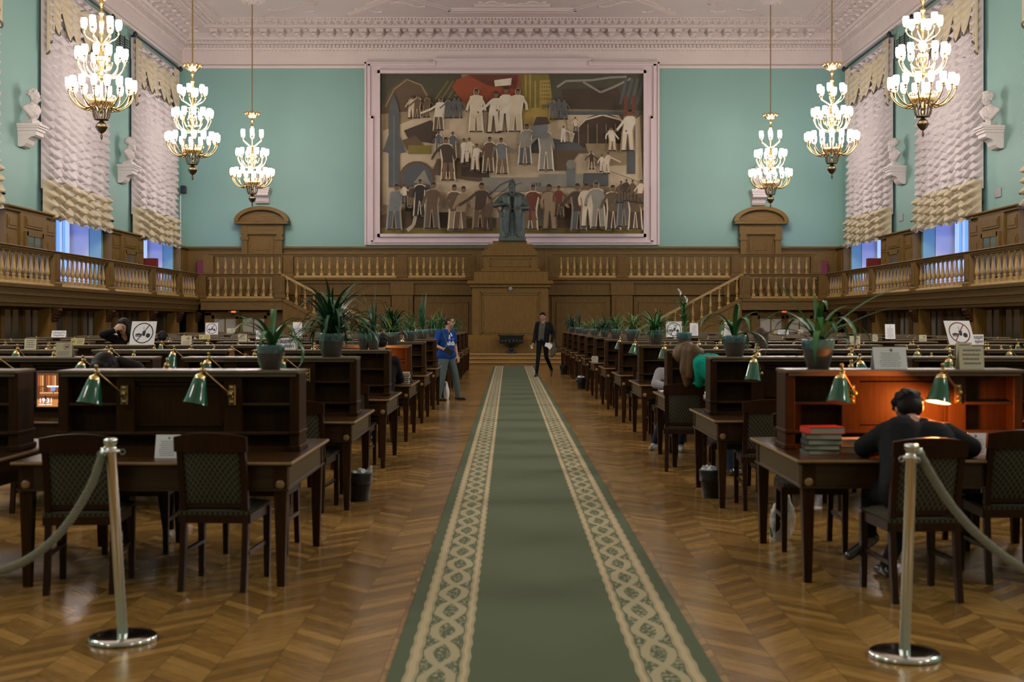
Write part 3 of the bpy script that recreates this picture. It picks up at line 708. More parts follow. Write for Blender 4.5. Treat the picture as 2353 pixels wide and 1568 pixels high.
# upper platform
PY = 48.3
mb = MB(); mb.box(-11.75, 11.75, PY+.1, BY-.15, 0, UZ-.02); mb.cbox(-11.85, 11.85, PY-.22, PY+.6, UZ-.10, UZ, .02); mb.box(-11.8, 11.8, PY-.12, PY+.5, UZ-.22, UZ-.10)
mb.box(-11.75, 11.75, PY-.03, PY+.2, UZ-.62, UZ-.22); mb.box(-11.8, 11.8, PY-.09, PY+.2, UZ-.66, UZ-.60); mb.box(-11.75,11.75,PY-.02,PY+.15,0,.35)
for s in (-1, 1):
    for a, b in ((1.5, 3.75), (4.65, 8.2)):
        x0, x1 = s*a, s*b; mb.box(x0, x1, PY+.02, PY+.15, .45, UZ-.72); mb.box(x0+s*.22, x1-s*.22, PY-.01, PY+.15, .65, UZ-.92)
        for z in (UZ-.95, .62): mb.box(x0+s*.19, x1-s*.19, PY-.035, PY+.1, z, z+.04)
        for xx in (x0+s*.2, x1-s*.2): mb.box(xx-.02, xx+.02, PY-.035, PY+.1, .62, UZ-.92)
    for c in (4.2, 8.5):
        mb.box(s*c-.40, s*c+.40, PY-.10, PY+.1, 0, UZ-.22); mb.box(s*c-.24, s*c+.24, PY-.14, PY+.1, .4, UZ-.8); mb.box(s*c-.44, s*c+.44, PY-.16, PY+.1, UZ-.66, UZ-.2)
tag(mb.build('raised_platform', M['oak']), 'tall oak panelled platform wall across the back of the hall', 'platform')
for s in (-1, 1):
    sd = 'left' if s < 0 else 'right'
    e = [1.55, 4.2, 8.55, 11.6] if s > 0 else [-11.6, -8.55, -4.2, -1.55]
    balustrade((e[0], PY-.02), (e[-1], PY-.02), UZ, [9, 13, 9], [q-e[0] for q in e], 'upper oak balustrade on back platform, %s of the bronze statue' % sd)
# landings and stairs
LY = 46.5
for s in (-1, 1):
    sd = 'left' if s < 0 else 'right'
    mb = MB(); mb.box(s*8.45, s*11.45, LY-.05, PY-.25, GZ-.25, GZ); mb.box(s*8.46, s*11.46, LY-.16, LY+.2, GZ-.10, GZ+.0); mb.box(s*8.45, s*11.46, LY-.08, LY+.3, GZ-.42, GZ-.1)
    mb.box(s*8.5, s*11.46, LY+.5, LY+.7, 0, GZ-.2)
    for k in range(4): mb.box(s*(8.6+.0), s*11.4, PY-1.37+.28*k, PY-.25, GZ+.2*k, GZ+.2*(k+1))    # short flight up to the platform
    tag(mb.build('stair_landing', M['oak_h']), 'oak stair landing on the %s, below the upper balustrade' % sd, 'landing', 'stair landings')
    a, b = ((-11.45, LY), (-8.55, LY)) if s < 0 else ((8.55, LY), (11.45, LY))
    pst = [0, 2.9]
    balustrade(a, b, GZ, [9], pst, 'short oak balustrade on the %s stair landing' % sd)
    # staircase descending to the middle
    r = empty('staircase', (s*8.45, LY, 0), 0 if s < 0 else pi, 'oak staircase running down from the %s landing towards the centre' % sd, 'staircase', 'paired stairs')
    f = 1 if s < 0 else -1                                  # local y towards the back wall
    n = 14; run = .325; rise = GZ/n
    mb = MB()
    for k in range(n):
        y0, y1 = (.12*f, 1.5*f); mb.box(k*run, (k+1)*run+.03, y0, y1, 0, GZ-rise*(k+1)+.0)
    mb.build('steps', M['oak_h'], r)
    Lx = n*run
    mb = MB(); y0, y1 = -.04*f, .12*f                        # closed string with panelled side
    mb.prism([(0,0),(Lx,0),(Lx,.06),(0,GZ+.02)], 'y', min(y0,y1), max(y0,y1)); 
    mb.prism([(0,GZ-.10),(Lx,-.02),(Lx,.10),(0,GZ+.05)], 'y', min(-.1*f,.14*f), max(-.1*f,.14*f))
    mb.prism([(.25,.2),(Lx-1.0,.2),(.25,GZ-.62)], 'y', min(-.07*f,0), max(-.07*f,0))
    mb.build('string_panel', M['oak'], r)
    mb = MB(); mb.prism([(-.02,GZ+.83),(Lx,.83),(Lx,.92),(-.02,GZ+.92)], 'y', -.1, .1); mb.cbox(Lx-.02, Lx+.3, -.12, .12, .83, .92, .01); mb.build('handrail', M['oak_light'], r)
    mb = MB(); mb.box(Lx-.02, Lx+.32, -.16, .16, 0, .84); mb.cbox(Lx-.06, Lx+.36, -.2, .2, 0, .14, .01); mb.build('newel_post', M['oak'], r)
    sl = GZ/Lx
    for k in range(14):
        x = .17 + k*.325; o = bpy.data.objects.new('baluster', BAL); link(o, r); o.location = (x, 0, GZ-sl*x+.03); o.scale = (1,1,1.12)
    # doors under the landing, clock
    r = empty('door_%d' % (1 if s < 0 else 2), (s*10.15, LY+.5, 0), kind='structure')
    mb = MB()
    for x in (-1.15, 1.15): mb.box(x-.12, x+.12, -.1, .02, 0, 1.9)
    mb.box(-1.27, 1.27, -.1, .02, 1.8, 1.95); mb.build('door_frame', M['oak'], r)
    for q, xa in ((0, -.53), (1, .53)):
        mb = MB(); 
        for x in (-.46, .46): mb.box(xa+x-.06, xa+x+.06, -.07, 0, 0, 1.8)
        for z in (0, 1.68): mb.box(xa-.5, xa+.5, -.07, 0, z, z+(.9 if z == 0 else .12))
        mb.box(xa-.02, xa+.02, -.06, 0, .9, 1.7)
        d = mb.build('door_leaf', M['oak'], r); mb = MB(); mb.box(xa-.42, xa+.42, -.03, -.01, .9, 1.7); mb.build('pane', M['doorpane'], d)
    mb = MB(); mb.box(-.20,.20,-.05,.03,0,.085)
    c = mb.build('digital_clock', M['speaker'], loc=(s*9.98+(-.28 if s < 0 else .28), LY-.02-.2, 1.91-.02)); tag(c, 'small red digital clock above the doors under the %s landing' % sd, 'clock', 'red digital clocks')
    c.location = ((-(VX-535)/F*46.2) if s < 0 else (1804-VX)/F*46.2, LY-.13, H+(VY-719.5)/F*46.4)
    tm = text_mb('19:31', .085); tm.v = [(x, -z-.055, y+.012) for x, y, z in tm.v]; tm.build('digits', M['led'], c)
# upper doors with arched pediments
for s in (-1, 1):
    r = empty('door_%d' % (3 if s < 0 else 4), (-10.1 if s < 0 else 10.03, BY-.1, UZ), kind='structure')
    mb = MB()
    for q in (-1, 1):
        mb.box(q*.70-.12, q*.70+.12, -.30, 0, 0, 2.35); mb.box(q*.70-.15, q*.70+.15, -.36, 0, 0, .25); mb.box(q*.70-.16, q*.70+.16, -.34, 0, 1.62, 1.74)
    mb.box(-.86, .86, -.28, 0, 1.85, 2.25); mb.cbox(-1.08, 1.08, -.46, 0, 2.25, 2.36, .02)
    arc = [(.98*cos(a), 2.36+.50*sin(a)) for a in [pi*k/16 for k in range(17)]]
    mb.prism(arc, 'y', -.22, 0)
    o_ = [(1.10*cos(pi*k/20), 2.36+.62*sin(pi*k/20)) for k in range(21)]; i_ = [(.93*cos(pi*k/20), 2.36+.47*sin(pi*k/20)) for k in range(21)]
    for k in range(20): mb.prism([o_[k], o_[k+1], i_[k+1], i_[k]], 'y', -.46, 0)
    mb.build('door_case', M['oak_h'], r)
    mb = MB(); mb.box(-.58,.58,-.16,0,0,1.85)
    for z0, z1 in ((.15,.95),(1.08,1.72)):
        mb.box(-.44,.44,-.20,0,z0,z1); mb.box(-.36,.36,-.17,0,z0,z1); mb.box(-.30,.30,-.22,0,z0+.13,z1-.13)
    lf = mb.build('door_leaf', M['oak'], r)
    mb = MB(); mb.ball((-.5*s*-1, -.24, .98), .035); mb.cyl((.5*s,-.16,.98),(.5*s,-.24,.98),.012); mb.build('door_knob', M['brass'], lf)
# ---------------------------------------------------------------- statue block
def X46(u, d=46.0): return (u-VX)/F*d
def Z46(v, d=46.0): return H+(VY-v)/F*d
B_ = 2.05
r = empty('statue_pedestal', (0, 46.0, 0), label='massive stepped oak pedestal under the bronze statue', cat='pedestal')
mb = MB()
def slab(u0, u1, v0, v1, y0=0, ch=.0, m=0):
    if ch: mb.cbox(X46(u0), X46(u1), y0, B_, Z46(v1), Z46(v0), ch, m)
    else: mb.box(X46(u0), X46(u1), y0, B_, Z46(v1), Z46(v0), m)
for k, yy in enumerate((-1.45, -1.15, -.85)): mb.box(-1.87, 1.87, yy, B_, .14*k, .14*(k+1)-.02, 1); mb.cbox(-1.9, 1.9, yy-.05, B_, .14*(k+1)-.035, .14*(k+1), .006, 2)
slab(1072,1273,781,815,-.18); mb.prism([(-.18,Z46(781)),(-.02,Z46(770)),(0,Z46(770)),(0,Z46(781))], 'x', X46(1072), X46(1273))
slab(1085,1260,655,781,0); slab(1079,1266,654,661,-.10,.02); slab(1074,1271,645,654,-.2,.03); slab(1089,1259,625,645,-.02)
slab(1106,1240,617,625,.10,.03); slab(1111,1235,588,617,.18); slab(1108,1236,577,588,.12,.02)
for u0,u1,v0,v1,y in ((1113,1230,571,577,.2),(1121,1224,560,571,.3),(1132,1211,552,560,.45)): slab(u0,u1,v0,v1,y)
# panel mouldings
def pan(u0,u1,v0,v1,y):
    x0,x1,z0,z1 = X46(u0),X46(u1),Z46(v1),Z46(v0)
    for a in ((x0,x1,z1-.035,z1),(x0,x1,z0,z0+.035),(x0,x0+.035,z0,z1),(x1-.035,x1,z0,z1)): mb.box(a[0],a[1],y-.03,y+.02,a[2],a[3])
pan(1108,1237,676,766,0); pan(1103,1242,671,770,0); pan(1126,1220,593,613,.18)
mb.build('oak_block', [M['oak'], M['stepwood'], M['oak_light']], r)
c = MB(); c.lathe([(.0,0),(.07,0),(.075,.02),(.07,.05),(0,.05)], 16); c.ball((0,0,.05),.035)
c = c.build('security_camera', M['greyp'], loc=(X46(1173), 45.95, Z46(664)), rot=(pi/2,0,0)); tag(c, 'small round camera on the oak pedestal face above its panel', 'camera')
# urn
r = empty('garden_urn', (X46(1175,45.4), 45.42, .421), label='dark green bronze footed urn on the steps before the pedestal', cat='urn')
mb = MB(); mb.box(-.17,.17,-.17,.17,0,.06); mb.lathe([(.15,.06),(.13,.10),(.06,.16),(.05,.22),(.09,.25),(.12,.27)], 20); mb.build('foot', M['urn'], r)
mb = MB(); mb.lathe([(.10,.26),(.28,.32),(.40,.42),(.43,.52),(.42,.60),(.49,.64),(.48,.68),(.38,.66),(.34,.55),(0,.5)], 28)
for k in range(18): a = 2*pi*k/18; mb.ball((.39*cos(a),.39*sin(a),.44),(.05,.05,.09),7,5)
mb.build('bowl', M['urn'], r)
# wall fittings
def small(name, mb, mat, loc, label, cat, group=None, rot=None):
    o = mb.build(name, mat, loc=loc, rot=rot); return tag(o, label, cat, group)
for s in (-1, 1):
    sd = 'left' if s < 0 else 'right'
    for k, (y, z) in enumerate(((34.6, 0), (43.3, 0))):
        mb = MB(); mb.box(-.8,.8,-.05,0,-.42,.42)
        small('ventilation_grille', mb, M['teal'], (s*(WX-.01), y, 11.02), 'teal louvred vent high on the %s wall, %s' % (sd, 'outside the near curtain' if k == 0 else 'between the two curtains'), 'vent', 'wall vents', (0,0,-s*pi/2))
        o = COL.objects[-1]
        mb = MB()
        for q in range(9): mb.box(-.72,.72,-.07,-.045,-.37+.085*q,-.33+.085*q)
        for x in (-.27,.27): mb.box(x-.015,x+.015,-.08,-.05,-.4,.4)
        mb.build('louvres', M['urn'], o)
    for (u, v, d, k) in (((70,437,36.2,0),(285,498,44.6,1)) if s < 0 else ()):
        mb = MB(); mb.cbox(0,.24,-.13,.13,-.15,.15,.03); 
        o = small('wall_speaker', mb, M['speaker'], (-WX, d, H+(VY-v)/F*d), 'black wall speaker under the %s left bust' % ('near' if k == 0 else 'far'), 'speaker', 'wall speakers')
        mb = MB(); mb.box(.235,.26,-.11,.11,-.13,.13); mb.build('grille', M['greyp'], o)
        mb = MB(); mb.cyl((.02,0,-.15),(.02,0,-.64),.012); mb.build('cable', M['speaker'], o)
    for k, y in enumerate((32.9, 36.1, 41.9)):
        mb = MB(); mb.cyl((0,0,0),(.14*-s,0,-.02),.07,n=10); mb.cyl((.10*-s,-.12,-.02),(.16*-s,.12,-.06),.055,.045,n=10)
        lab = 'small teal camera on %s wall above the %s' % (sd, ['near cabinet, corner away from the curtain','near cabinet, corner beside the curtain','far cabinet'][k])
        small('security_camera', mb, M['urn'], (s*WX, y, 4.98), lab, 'camera', 'wall cameras')
mb = MB(); mb.cbox(-.1,.1,-.25,0,-.16,.16,.03); o = small('wall_speaker', mb, M['speaker'], (-13.2, 50.8, H+(VY-437)/F*50.8), 'black wall speaker in the back left corner above the white conduit', 'speaker', 'wall speakers')
mb = MB(); mb.cyl((0,0,0),(0,0,-2.0),.022); small('cable_conduit', mb, M['win'], (-13.3, 50.6, H+(VY-450)/F*50.8), 'thin white vertical conduit in the back left corner', 'pipe')
for s in (-1, 1):
    sd = 'left' if s < 0 else 'right'
    mb = MB(); mb.cbox(-.26,.26,-.16,0,0,1.43,.02); mb.box(-.14,.14,-.17,-.15,.9,1.1)
    small('fire_hose_cabinet', mb, M['red'], (s*13.0, 45.45, GZ), 'red fire cabinet behind the %s gallery rail beside far window' % sd, 'fire cabinet', 'red cabinets')
    mb = MB(); mb.cbox(-.30,.30,-.14,0,0,1.6,.02); small('fire_hose_cabinet', mb, M['red'], (s*12.45, BY-.2, GZ), 'tall red fire cabinet in the back %s corner' % sd, 'fire cabinet', 'red cabinets')
# ================================================================== CHANDELIERS
def chandelier():
    root = empty('chandelier', (0,0,0), label='x', cat='chandelier', group='three-tier brass chandeliers')
    mb = MB(); mb.cyl((0,0,3.4),(0,0,CZ-5.8-.1),.022,n=8); mb.build('hanging_rod', M['brass_old'], root)
    mb = MB(); mb.lathe([(.02,.55),(.03,.9),(.05,1.0),(.03,1.06),(.03,1.38),(.07,1.44),(.10,1.50),(.05,1.56),(.05,1.75),(.10,1.82),(.13,1.92),(.07,2.02),(.05,2.12),(.03,2.2),(.03,2.45),(.06,2.5),(.035,2.56),
        (.05,2.66),(.065,2.8),(.04,2.9),(.07,2.96),(.08,3.0),(.03,3.03),(.03,3.14),(.06,3.17),(.07,3.22),(.03,3.27),(.03,3.45)], 12)
    for k in range(6):                                       # scrolls round the middle of the stem
        a = k*pi/3; c, s_ = cos(a), sin(a)
        pts = [((.06+.16*t*(1.2-t*.35)+.07*cos(5*t+2.0))*c, (.06+.16*t*(1.2-t*.35)+.07*cos(5*t+2.0))*s_, 1.62+.07*sin(5*t+2.0)+.16*t) for t in [q/12 for q in range(13)]]
        mb.tube(pts, .014, 5)
        pts = [((.13+.06*cos(t))*c, (.13+.06*cos(t))*s_, 2.13+.06*sin(t)) for t in [q*2*pi/10 for q in range(11)]]
        mb.tube(pts, .009, 5)
    mb.build('stem', M['brass'], root)
    mb = MB(); mb.lathe([(.03,3.26),(.06,3.27),(.15,3.33),(.24,3.42),(.26,3.46),(.22,3.45),(.1,3.38),(.0,3.36)], 20)
    for k in range(12):
        a = k*pi/6; mb.ball((.255*cos(a), .255*sin(a), 3.46), (.05,.05,.045), 8, 5); mb.tube([(.1*cos(a),.1*sin(a),3.31),(.19*cos(a),.19*sin(a),3.37),(.27*cos(a),.27*sin(a),3.50),(.31*cos(a),.31*sin(a),3.47)], [.02,.025,.02,.01], 5)
    mb.build('leaf_crown', M['brass'], root)
    mb = MB(); mb.lathe([(0,.16),(.03,.17),(.09,.22),(.128,.29),(.14,.305),(.14,.325),(.128,.34),(.10,.40),(.05,.44),(.03,.50),(0,.52)], 20); mb.build('bottom_ball', M['bronze'], root)
    mb = MB(); mb.lathe([(0,0),(.02,.04),(.035,.09),(.02,.13),(.012,.17)], 10); mb.build('acorn_drop', M['bronze'], root)
    mb = MB(); mb.lathe([(.10,.47),(.16,.48),(.165,.50),(.11,.51),(.1,.5)], 20)
    for k in range(16):
        a = k*pi/8; pr = [(.11,.49),(.17,.53),(.19,.60),(.20,.68),(.24,.76),(.30,.83)]
        mb.tube([(r*cos(a), r*sin(a), z) for r, z in pr], .011, 5)
    mb.cyl((0,0,.5),(0,0,.9),.02,n=8); mb.ball((0,0,.66),.04); mb.build('cage', M['bronze'], root)
    mb = MB(); mb.lathe([(.25,.84),(.275,.85),(.28,.90),(.275,.95),(.26,.955),(.255,.90)], 28)
    for k in range(20):
        a = k*pi/10; c, s_ = cos(a), sin(a)
        pts = [((.29+.03*cos(t))*c - .04*sin(t)*s_*0 , (.29+.03*cos(t))*s_, 1.0+.055*sin(t)) for t in [q*2*pi/8 for q in range(9)]]
        mb.tube(pts, .008, 4)
    mb.build('gallery_ring', M['brass'], root)
    shade = MB(); shade.lathe([(0,0),(.045,.0),(.058,.02),(.072,.07),(.077,.13),(.074,.20),(.066,.235),(.06,.235),(.0,.225)], 12)
    shade = shade.mesh('glass_shade', M['shade'])
    def curve(p): 
        out = []
        for i in range(len(p)-1):
            for k in range(4):
                t = k/4; a = p[max(i-1,0)]; b = p[i]; c = p[i+1]; d = p[min(i+2,len(p)-1)]
                out.append(tuple(.5*((2*b[j])+(-a[j]+c[j])*t+(2*a[j]-5*b[j]+4*c[j]-d[j])*t*t+(-a[j]+3*b[j]-3*c[j]+d[j])*t**3) for j in (0,1)))
        return out+[p[-1]]
    def armm(prof, ztop, m):
        mb = MB(); pts = [(r, 0, z) for r, z in curve(prof)]
        mb.tube(pts, [.021-.008*i/len(pts) for i in range(len(pts))], 6)
        r, z = prof[-1]; mb.lathe([(.0,-.02),(.02,-.01),(.03,.0),(.018,.03),(.04,.06),(.045,.075),(.0,.08)], 10, (r,0,z)); return mb.mesh('arm', m)
    rings = [(16, .735, 1.13, armm([(.24,.79),(.38,.73),(.55,.80),(.68,.94),(.735,1.08)], 1.1, M['brass_old']), .09),
             (12, .54, 1.86, armm([(.03,1.50),(.16,1.46),(.34,1.51),(.47,1.63),(.53,1.76),(.54,1.82)], 1.8, M['brass']), .1),
             (6, .385, 2.56, armm([(.03,2.24),(.10,2.27),(.20,2.33),(.32,2.40),(.375,2.47),(.385,2.51)], 2.5, M['brass']), .3)]
    for n, r, z, am, off in rings:
        for k in range(n):
            a = off + 2*pi*k/n; o = bpy.data.objects.new('arm', am); link(o, root); o.rotation_euler = (0,0,a)
            s_ = bpy.data.objects.new('glass_shade', shade); link(s_, o); s_.location = (r, 0, z+.045)
    return root
ch = chandelier(); CHX = 9.6
CHP = [(-CHX,29.5,5.79,'nearest brass chandelier on the left side, largest and cut by the photo top'),(-CHX,37.9,5.80,'middle brass chandelier of three on the left side'),(-CHX,46.6,5.80,'farthest and smallest brass chandelier on the left, near back wall'),
       (CHX,29.5,5.86,'nearest brass chandelier on the right side, largest and cut by the photo top'),(CHX,37.9,5.83,'middle brass chandelier of three on the right side'),(CHX,46.9,5.80,'farthest and smallest brass chandelier on the right, near back wall')]
for k, (x, y, z, lab) in enumerate(CHP):
    if k == 0: ch.location = (x, y, z); ch['label'] = lab
    else: clone(ch, (x, y, z), .21*k, lab)

# ================================================================== READING DESKS
DW, DD, TZ, PZ = .81, .735, .73, 1.235                       # half width, half depth, table top, partition top
def desk_full():
    r = empty('reading_desk', (0,0,0), label='x', cat='desk')
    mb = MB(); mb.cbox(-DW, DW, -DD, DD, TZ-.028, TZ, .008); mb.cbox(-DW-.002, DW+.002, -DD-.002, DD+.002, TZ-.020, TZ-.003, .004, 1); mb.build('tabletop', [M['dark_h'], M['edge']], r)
    mb = MB(); i = .04; mb.box(-DW+i, DW-i, -DD+i, -DD+i+.022, TZ-.165, TZ-.028); mb.box(-DW+i, DW-i, DD-i-.022, DD-i, TZ-.165, TZ-.028)
    mb.box(-DW+i, -DW+i+.022, -DD+i, DD-i, TZ-.165, TZ-.028); mb.box(DW-i-.022, DW-i, -DD+i, DD-i, TZ-.165, TZ-.028)
    for y in (-DD+i-.006, DD-i+.006): mb.box(-DW+.03, DW-.03, y-.008, y+.008, TZ-.172, TZ-.16)
    for x in (-DW+i-.006, DW-i+.006): mb.box(x-.008, x+.008, -DD+.03, DD-.03, TZ-.172, TZ-.16)
    mb.build('apron', M['dark_h'], r)
    leg = MB(); leg.taper(0,0,0,TZ-.028,.046,.046,.082,.082)
    leg.lathe([(0,-.0),(.022,0),(.02,.006),(0,.008)], 12)
    n0 = len(leg.v); leg.v[-0:] = leg.v[-0:]
    leg = MB(); leg.taper(0,0,0,TZ-.16,.044,.044,.074,.074); leg.box(-.04,.04,-.04,.04,TZ-.17,TZ-.028)
    leg = leg.mesh('leg', M['dark'])
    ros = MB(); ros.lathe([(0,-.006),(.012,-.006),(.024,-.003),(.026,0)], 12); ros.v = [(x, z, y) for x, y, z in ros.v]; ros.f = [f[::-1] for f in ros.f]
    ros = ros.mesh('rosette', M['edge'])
    for sx in (-1, 1):
        for sy in (-1, 1):
            o = bpy.data.objects.new('leg', leg); link(o, r); o.location = (sx*(DW-.075), sy*(DD-.075), 0)
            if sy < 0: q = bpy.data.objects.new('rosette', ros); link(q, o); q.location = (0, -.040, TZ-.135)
    t = .018; w = .72; d = .135; z0 = TZ; z1 = PZ-.022
    p = empty_part('partition', r)
    mb = MB()
    for x in (-w, w):
        mb = MB(); mb.cbox(x-.03, x+.03, -d, d, z0, z1, .004); mb.cbox(x-.04, x+.04, -d-.02, d+.02, z0, z0+.035, .006); mb.cbox(x-.036, x+.036, -d-.015, d+.015, z0+.10, z0+.125, .006); mb.build('end_panel', M['dark'], p)
    mb = MB(); mb.box(-w, w, -.008, .008, z0, z1)
    for x in (-.335, .335): mb.box(x-.055, x+.055, -d+.01, d-.01, z0+.10, z1)
    for y in (-1, 1):
        mb.box(-.335,.335, y*.045, y*.075, z0+.10, z1); mb.box(-w, w, y*.04, y*(d-.012), z0+.0, z0+.03)
        for a in ((-.28,.28,z1-.075,z1-.06),(-.28,.28,z0+.155,z0+.17)): mb.box(a[0],a[1],y*.07,y*.095,a[2],a[3])
        for x in (-.27,.27): mb.box(x-.008,x+.008,y*.07,y*.095,z0+.16,z1-.065)
        mb.box(-.335,.335,y*.07,y*(d-.02),z1-.05,z1)
    mb.build('back_panel', M['dark'], p)
    sh = MB(); sh.cbox(-.155,.155,-.058,.058,0,.018,.003); sh = sh.mesh('shelf', M['dark_h'])
    for x in (-.545, .545):
        for y in (-.068, .068): o = bpy.data.objects.new('shelf', sh); link(o, p); o.location = (x, y, 1.012); o.scale = (1.0,1,1)
    mb = MB(); mb.cbox(-w, w, -d+.005, d-.005, z0+.10, z0+.12, .004); mb.build('bottom_board', M['dark_h'], p)
    mb = MB(); mb.cbox(-w-.03, w+.03, -d-.03, d+.03, z1, PZ, .006); mb.box(-w-.012, w+.012, -d-.012, d+.012, z1-.018, z1); mb.build('top_board', M['top'], r)
    return r
def empty_part(name, parent):
    o = bpy.data.objects.new(name, None); link(o, parent); o.empty_display_size = .05; return o
def desk_far():
    r = empty('reading_desk', (0,0,0), label='x', cat='desk')
    mb = MB(); mb.box(-DW, DW, -DD, DD, TZ-.028, TZ); mb.box(-DW+.04,DW-.04,-DD+.04,DD-.04,TZ-.165,TZ-.03); mb.build('tabletop', M['dark_h'], r)
    leg = MB(); leg.taper(0,0,0,TZ-.03,.046,.046,.08,.08); leg = leg.mesh('leg', M['dark'])
    for sx in (-1, 1):
        for sy in (-1, 1): o = bpy.data.objects.new('leg', leg); link(o, r); o.location = (sx*(DW-.075), sy*(DD-.075), 0)
    w = .72; d = .135; z1 = PZ-.022; mb = MB()
    for x in (-w, w, -.335, .335): mb.box(x-.035, x+.035, -d, d, TZ, z1)
    mb.box(-w, w, -.01, .01, TZ, z1); mb.box(-.335,.335,-.08,.08,TZ,z1)
    for z in (.83, 1.012): mb.box(-w, w, -d+.01, d-.01, z, z+.018)
    mb.box(-w,w,-d+.02,d-.02,z1-.05,z1)
    mb.build('partition', M['dark'], r)
    mb = MB(); mb.box(-w-.03, w+.03, -d-.03, d+.03, z1, PZ); mb.build('top_board', M['top'], r)
    return r
PITCH = 2.97
def desk_pos(s, c, k):                                       # side, column from the aisle, row
    y = (7.985 if s < 0 else 8.10) + PITCH*k
    x = (-2.075 if s < 0 else 2.475) + s*1.75*c - .003*(y-8)
    return x, y
def rowcol(s, c, k):
    return '%s row %s of carpet, %s' % (ordn(k), 'left' if s < 0 else 'right', 'aisle desk' if c == 0 else ordn(c)+' desk from aisle')
dfull = None; dfar = None; DESKS = []
for s in (-1, 1):
    for k in range(12):
        for c in range(5):
            x, y = desk_pos(s, c, k)
            if abs(x)-.75 > .405*(y+.6): continue
            DESKS.append((s, c, k, x, y))
            lab = 'dark two-sided reading desk, %s' % rowcol(s, c, k)
            if c == 0 or k < 4:
                if dfull is None: dfull = desk_full(); dfull.location = (x, y, 0); dfull['label'] = lab; dfull['group'] = 'reading desks in rows'
                else: clone(dfull, (x, y, 0), 0, lab)
            else:
                if dfar is None: dfar = desk_far(); dfar.location = (x, y, 0); dfar['label'] = lab; dfar['group'] = 'reading desks in rows'
                else: clone(dfar, (x, y, 0), 0, lab)
# ================================================================== DESK LAMPS
def lamp_full(lit=False):
    """bracket at the origin; arm reaches forward (-y) and up to a hanging cone shade"""
    r = empty('desk_lamp', (0,0,0), label='x', cat='lamp')
    mb = MB(); mb.cbox(-.022,.022,-.012,.006,-.07,.05,.004)
    for z in (-.05,-.02,.01,.035): mb.ball((0,-.018,z), .014, 8, 6)
    mb.cyl((0,-.01,-.0),(0,-.055,-.0),.011,n=8); mb.ball((0,-.06,0),.02,8,6); mb.build('bracket', M['brass_old'], r)
    e = V((-.128,-.21,.142)); mb = MB(); mb.cyl((0,-.06,0), tuple(e), .0065, n=8); mb.build('arm', M['brass_old'], r)
    mb = MB(); mb.ball(tuple(e), .019, 10, 7); mb.cyl((e.x,e.y,e.z),(e.x-.004,e.y-.004,e.z+.03),.009,n=8); mb.ball((e.x-.004,e.y-.004,e.z+.035),.012,8,6)
    b = e+V((-.012,-.008,-.03)); mb.cyl(tuple(e), tuple(b), .011, n=8); mb.build('joint', M['brass_old'], r)
    sh = empty_part('shade_holder', r); sh.location = b; sh.rotation_euler = (RAD(-10), RAD(9), 0)
    mb = MB(); mb.lathe([(.012,.012),(.030,.0),(.034,-.016),(.036,-.03),(.030,-.03)], 18); mb.build('collar', M['brass'], sh)
    mb = MB(); mb.lathe([(.036,-.018),(.040,-.026),(.052,-.072),(.066,-.130),(.076,-.160),(.078,-.164)], 28); mb.build('shade', M['green'], sh)
    mb = MB(); mb.lathe([(.075,-.164),(.064,-.13),(.050,-.072),(.034,-.03),(0,-.028)], 28); mb.build('lining', M['green_in'] if not lit else emis('lit_shade_lining', (1,.62,.36), 3.0), sh)
    mb = MB(); mb.lathe([(0,-.115),(.018,-.108),(.027,-.09),(.024,-.07),(.014,-.055),(.014,-.03)], 12); mb.build('bulb', M['greyp'] if not lit else emis('warm_bulb', (1,.50,.20), 60), sh)
    return r
def lamp_far():
    r = empty('desk_lamp', (0,0,0), label='x', cat='lamp')
    mb = MB(); mb.box(-.02,.02,-.05,.0,-.06,.04); mb.cyl((0,-.05,0),(-.085,-.235,.125),.007,n=5); mb.ball((-.085,-.235,.13),.018,7,5); mb.cyl((-.085,-.235,.13),(-.09,-.24,.165),.008,n=6); mb.lathe([(.0,.0),(.033,-.005),(.036,-.03)],8,(-.095,-.24,.11)); mb.build('brass_fitting', M['brass_old'], r)
    mb = MB(); mb.lathe([(.036,-.018),(.05,-.08),(.078,-.182)], 14, (-.095,-.245,.10)); mb.lathe([(.036,-.03),(.0,-.02)], 10, (-.095,-.245,.10)); mb.build('shade', M['green'], r)
    return r
def desk_lab(s, c, k, far, xx):
    return 'green cone lamp, %s %s side, %s' % ('left' if xx < 0 else 'right', 'far' if far else 'near', rowcol(s, c, k))
LF = None; LS = None; nl = 0
random.seed(11)
lamps = []
for (s, c, k, x, y) in DESKS:
    for far in (0, 1):
        if far and (k > 3 or (c > 2)): continue
        for xx in (-.335, .335):
            px = abs(x+xx)/y
            if px > .41: continue
            lamps.append((s, c, k, x, y, far, xx))
print('lamps', len(lamps), 'desks', len(DESKS))
SPEC = {(-1,0,0,0,-.335):(.14,.98), (-1,0,0,0,.335):(-.02,1.06), (1,0,0,0,-.335):(.06,1.02), (1,0,0,0,.335):(-.14,1.02)}
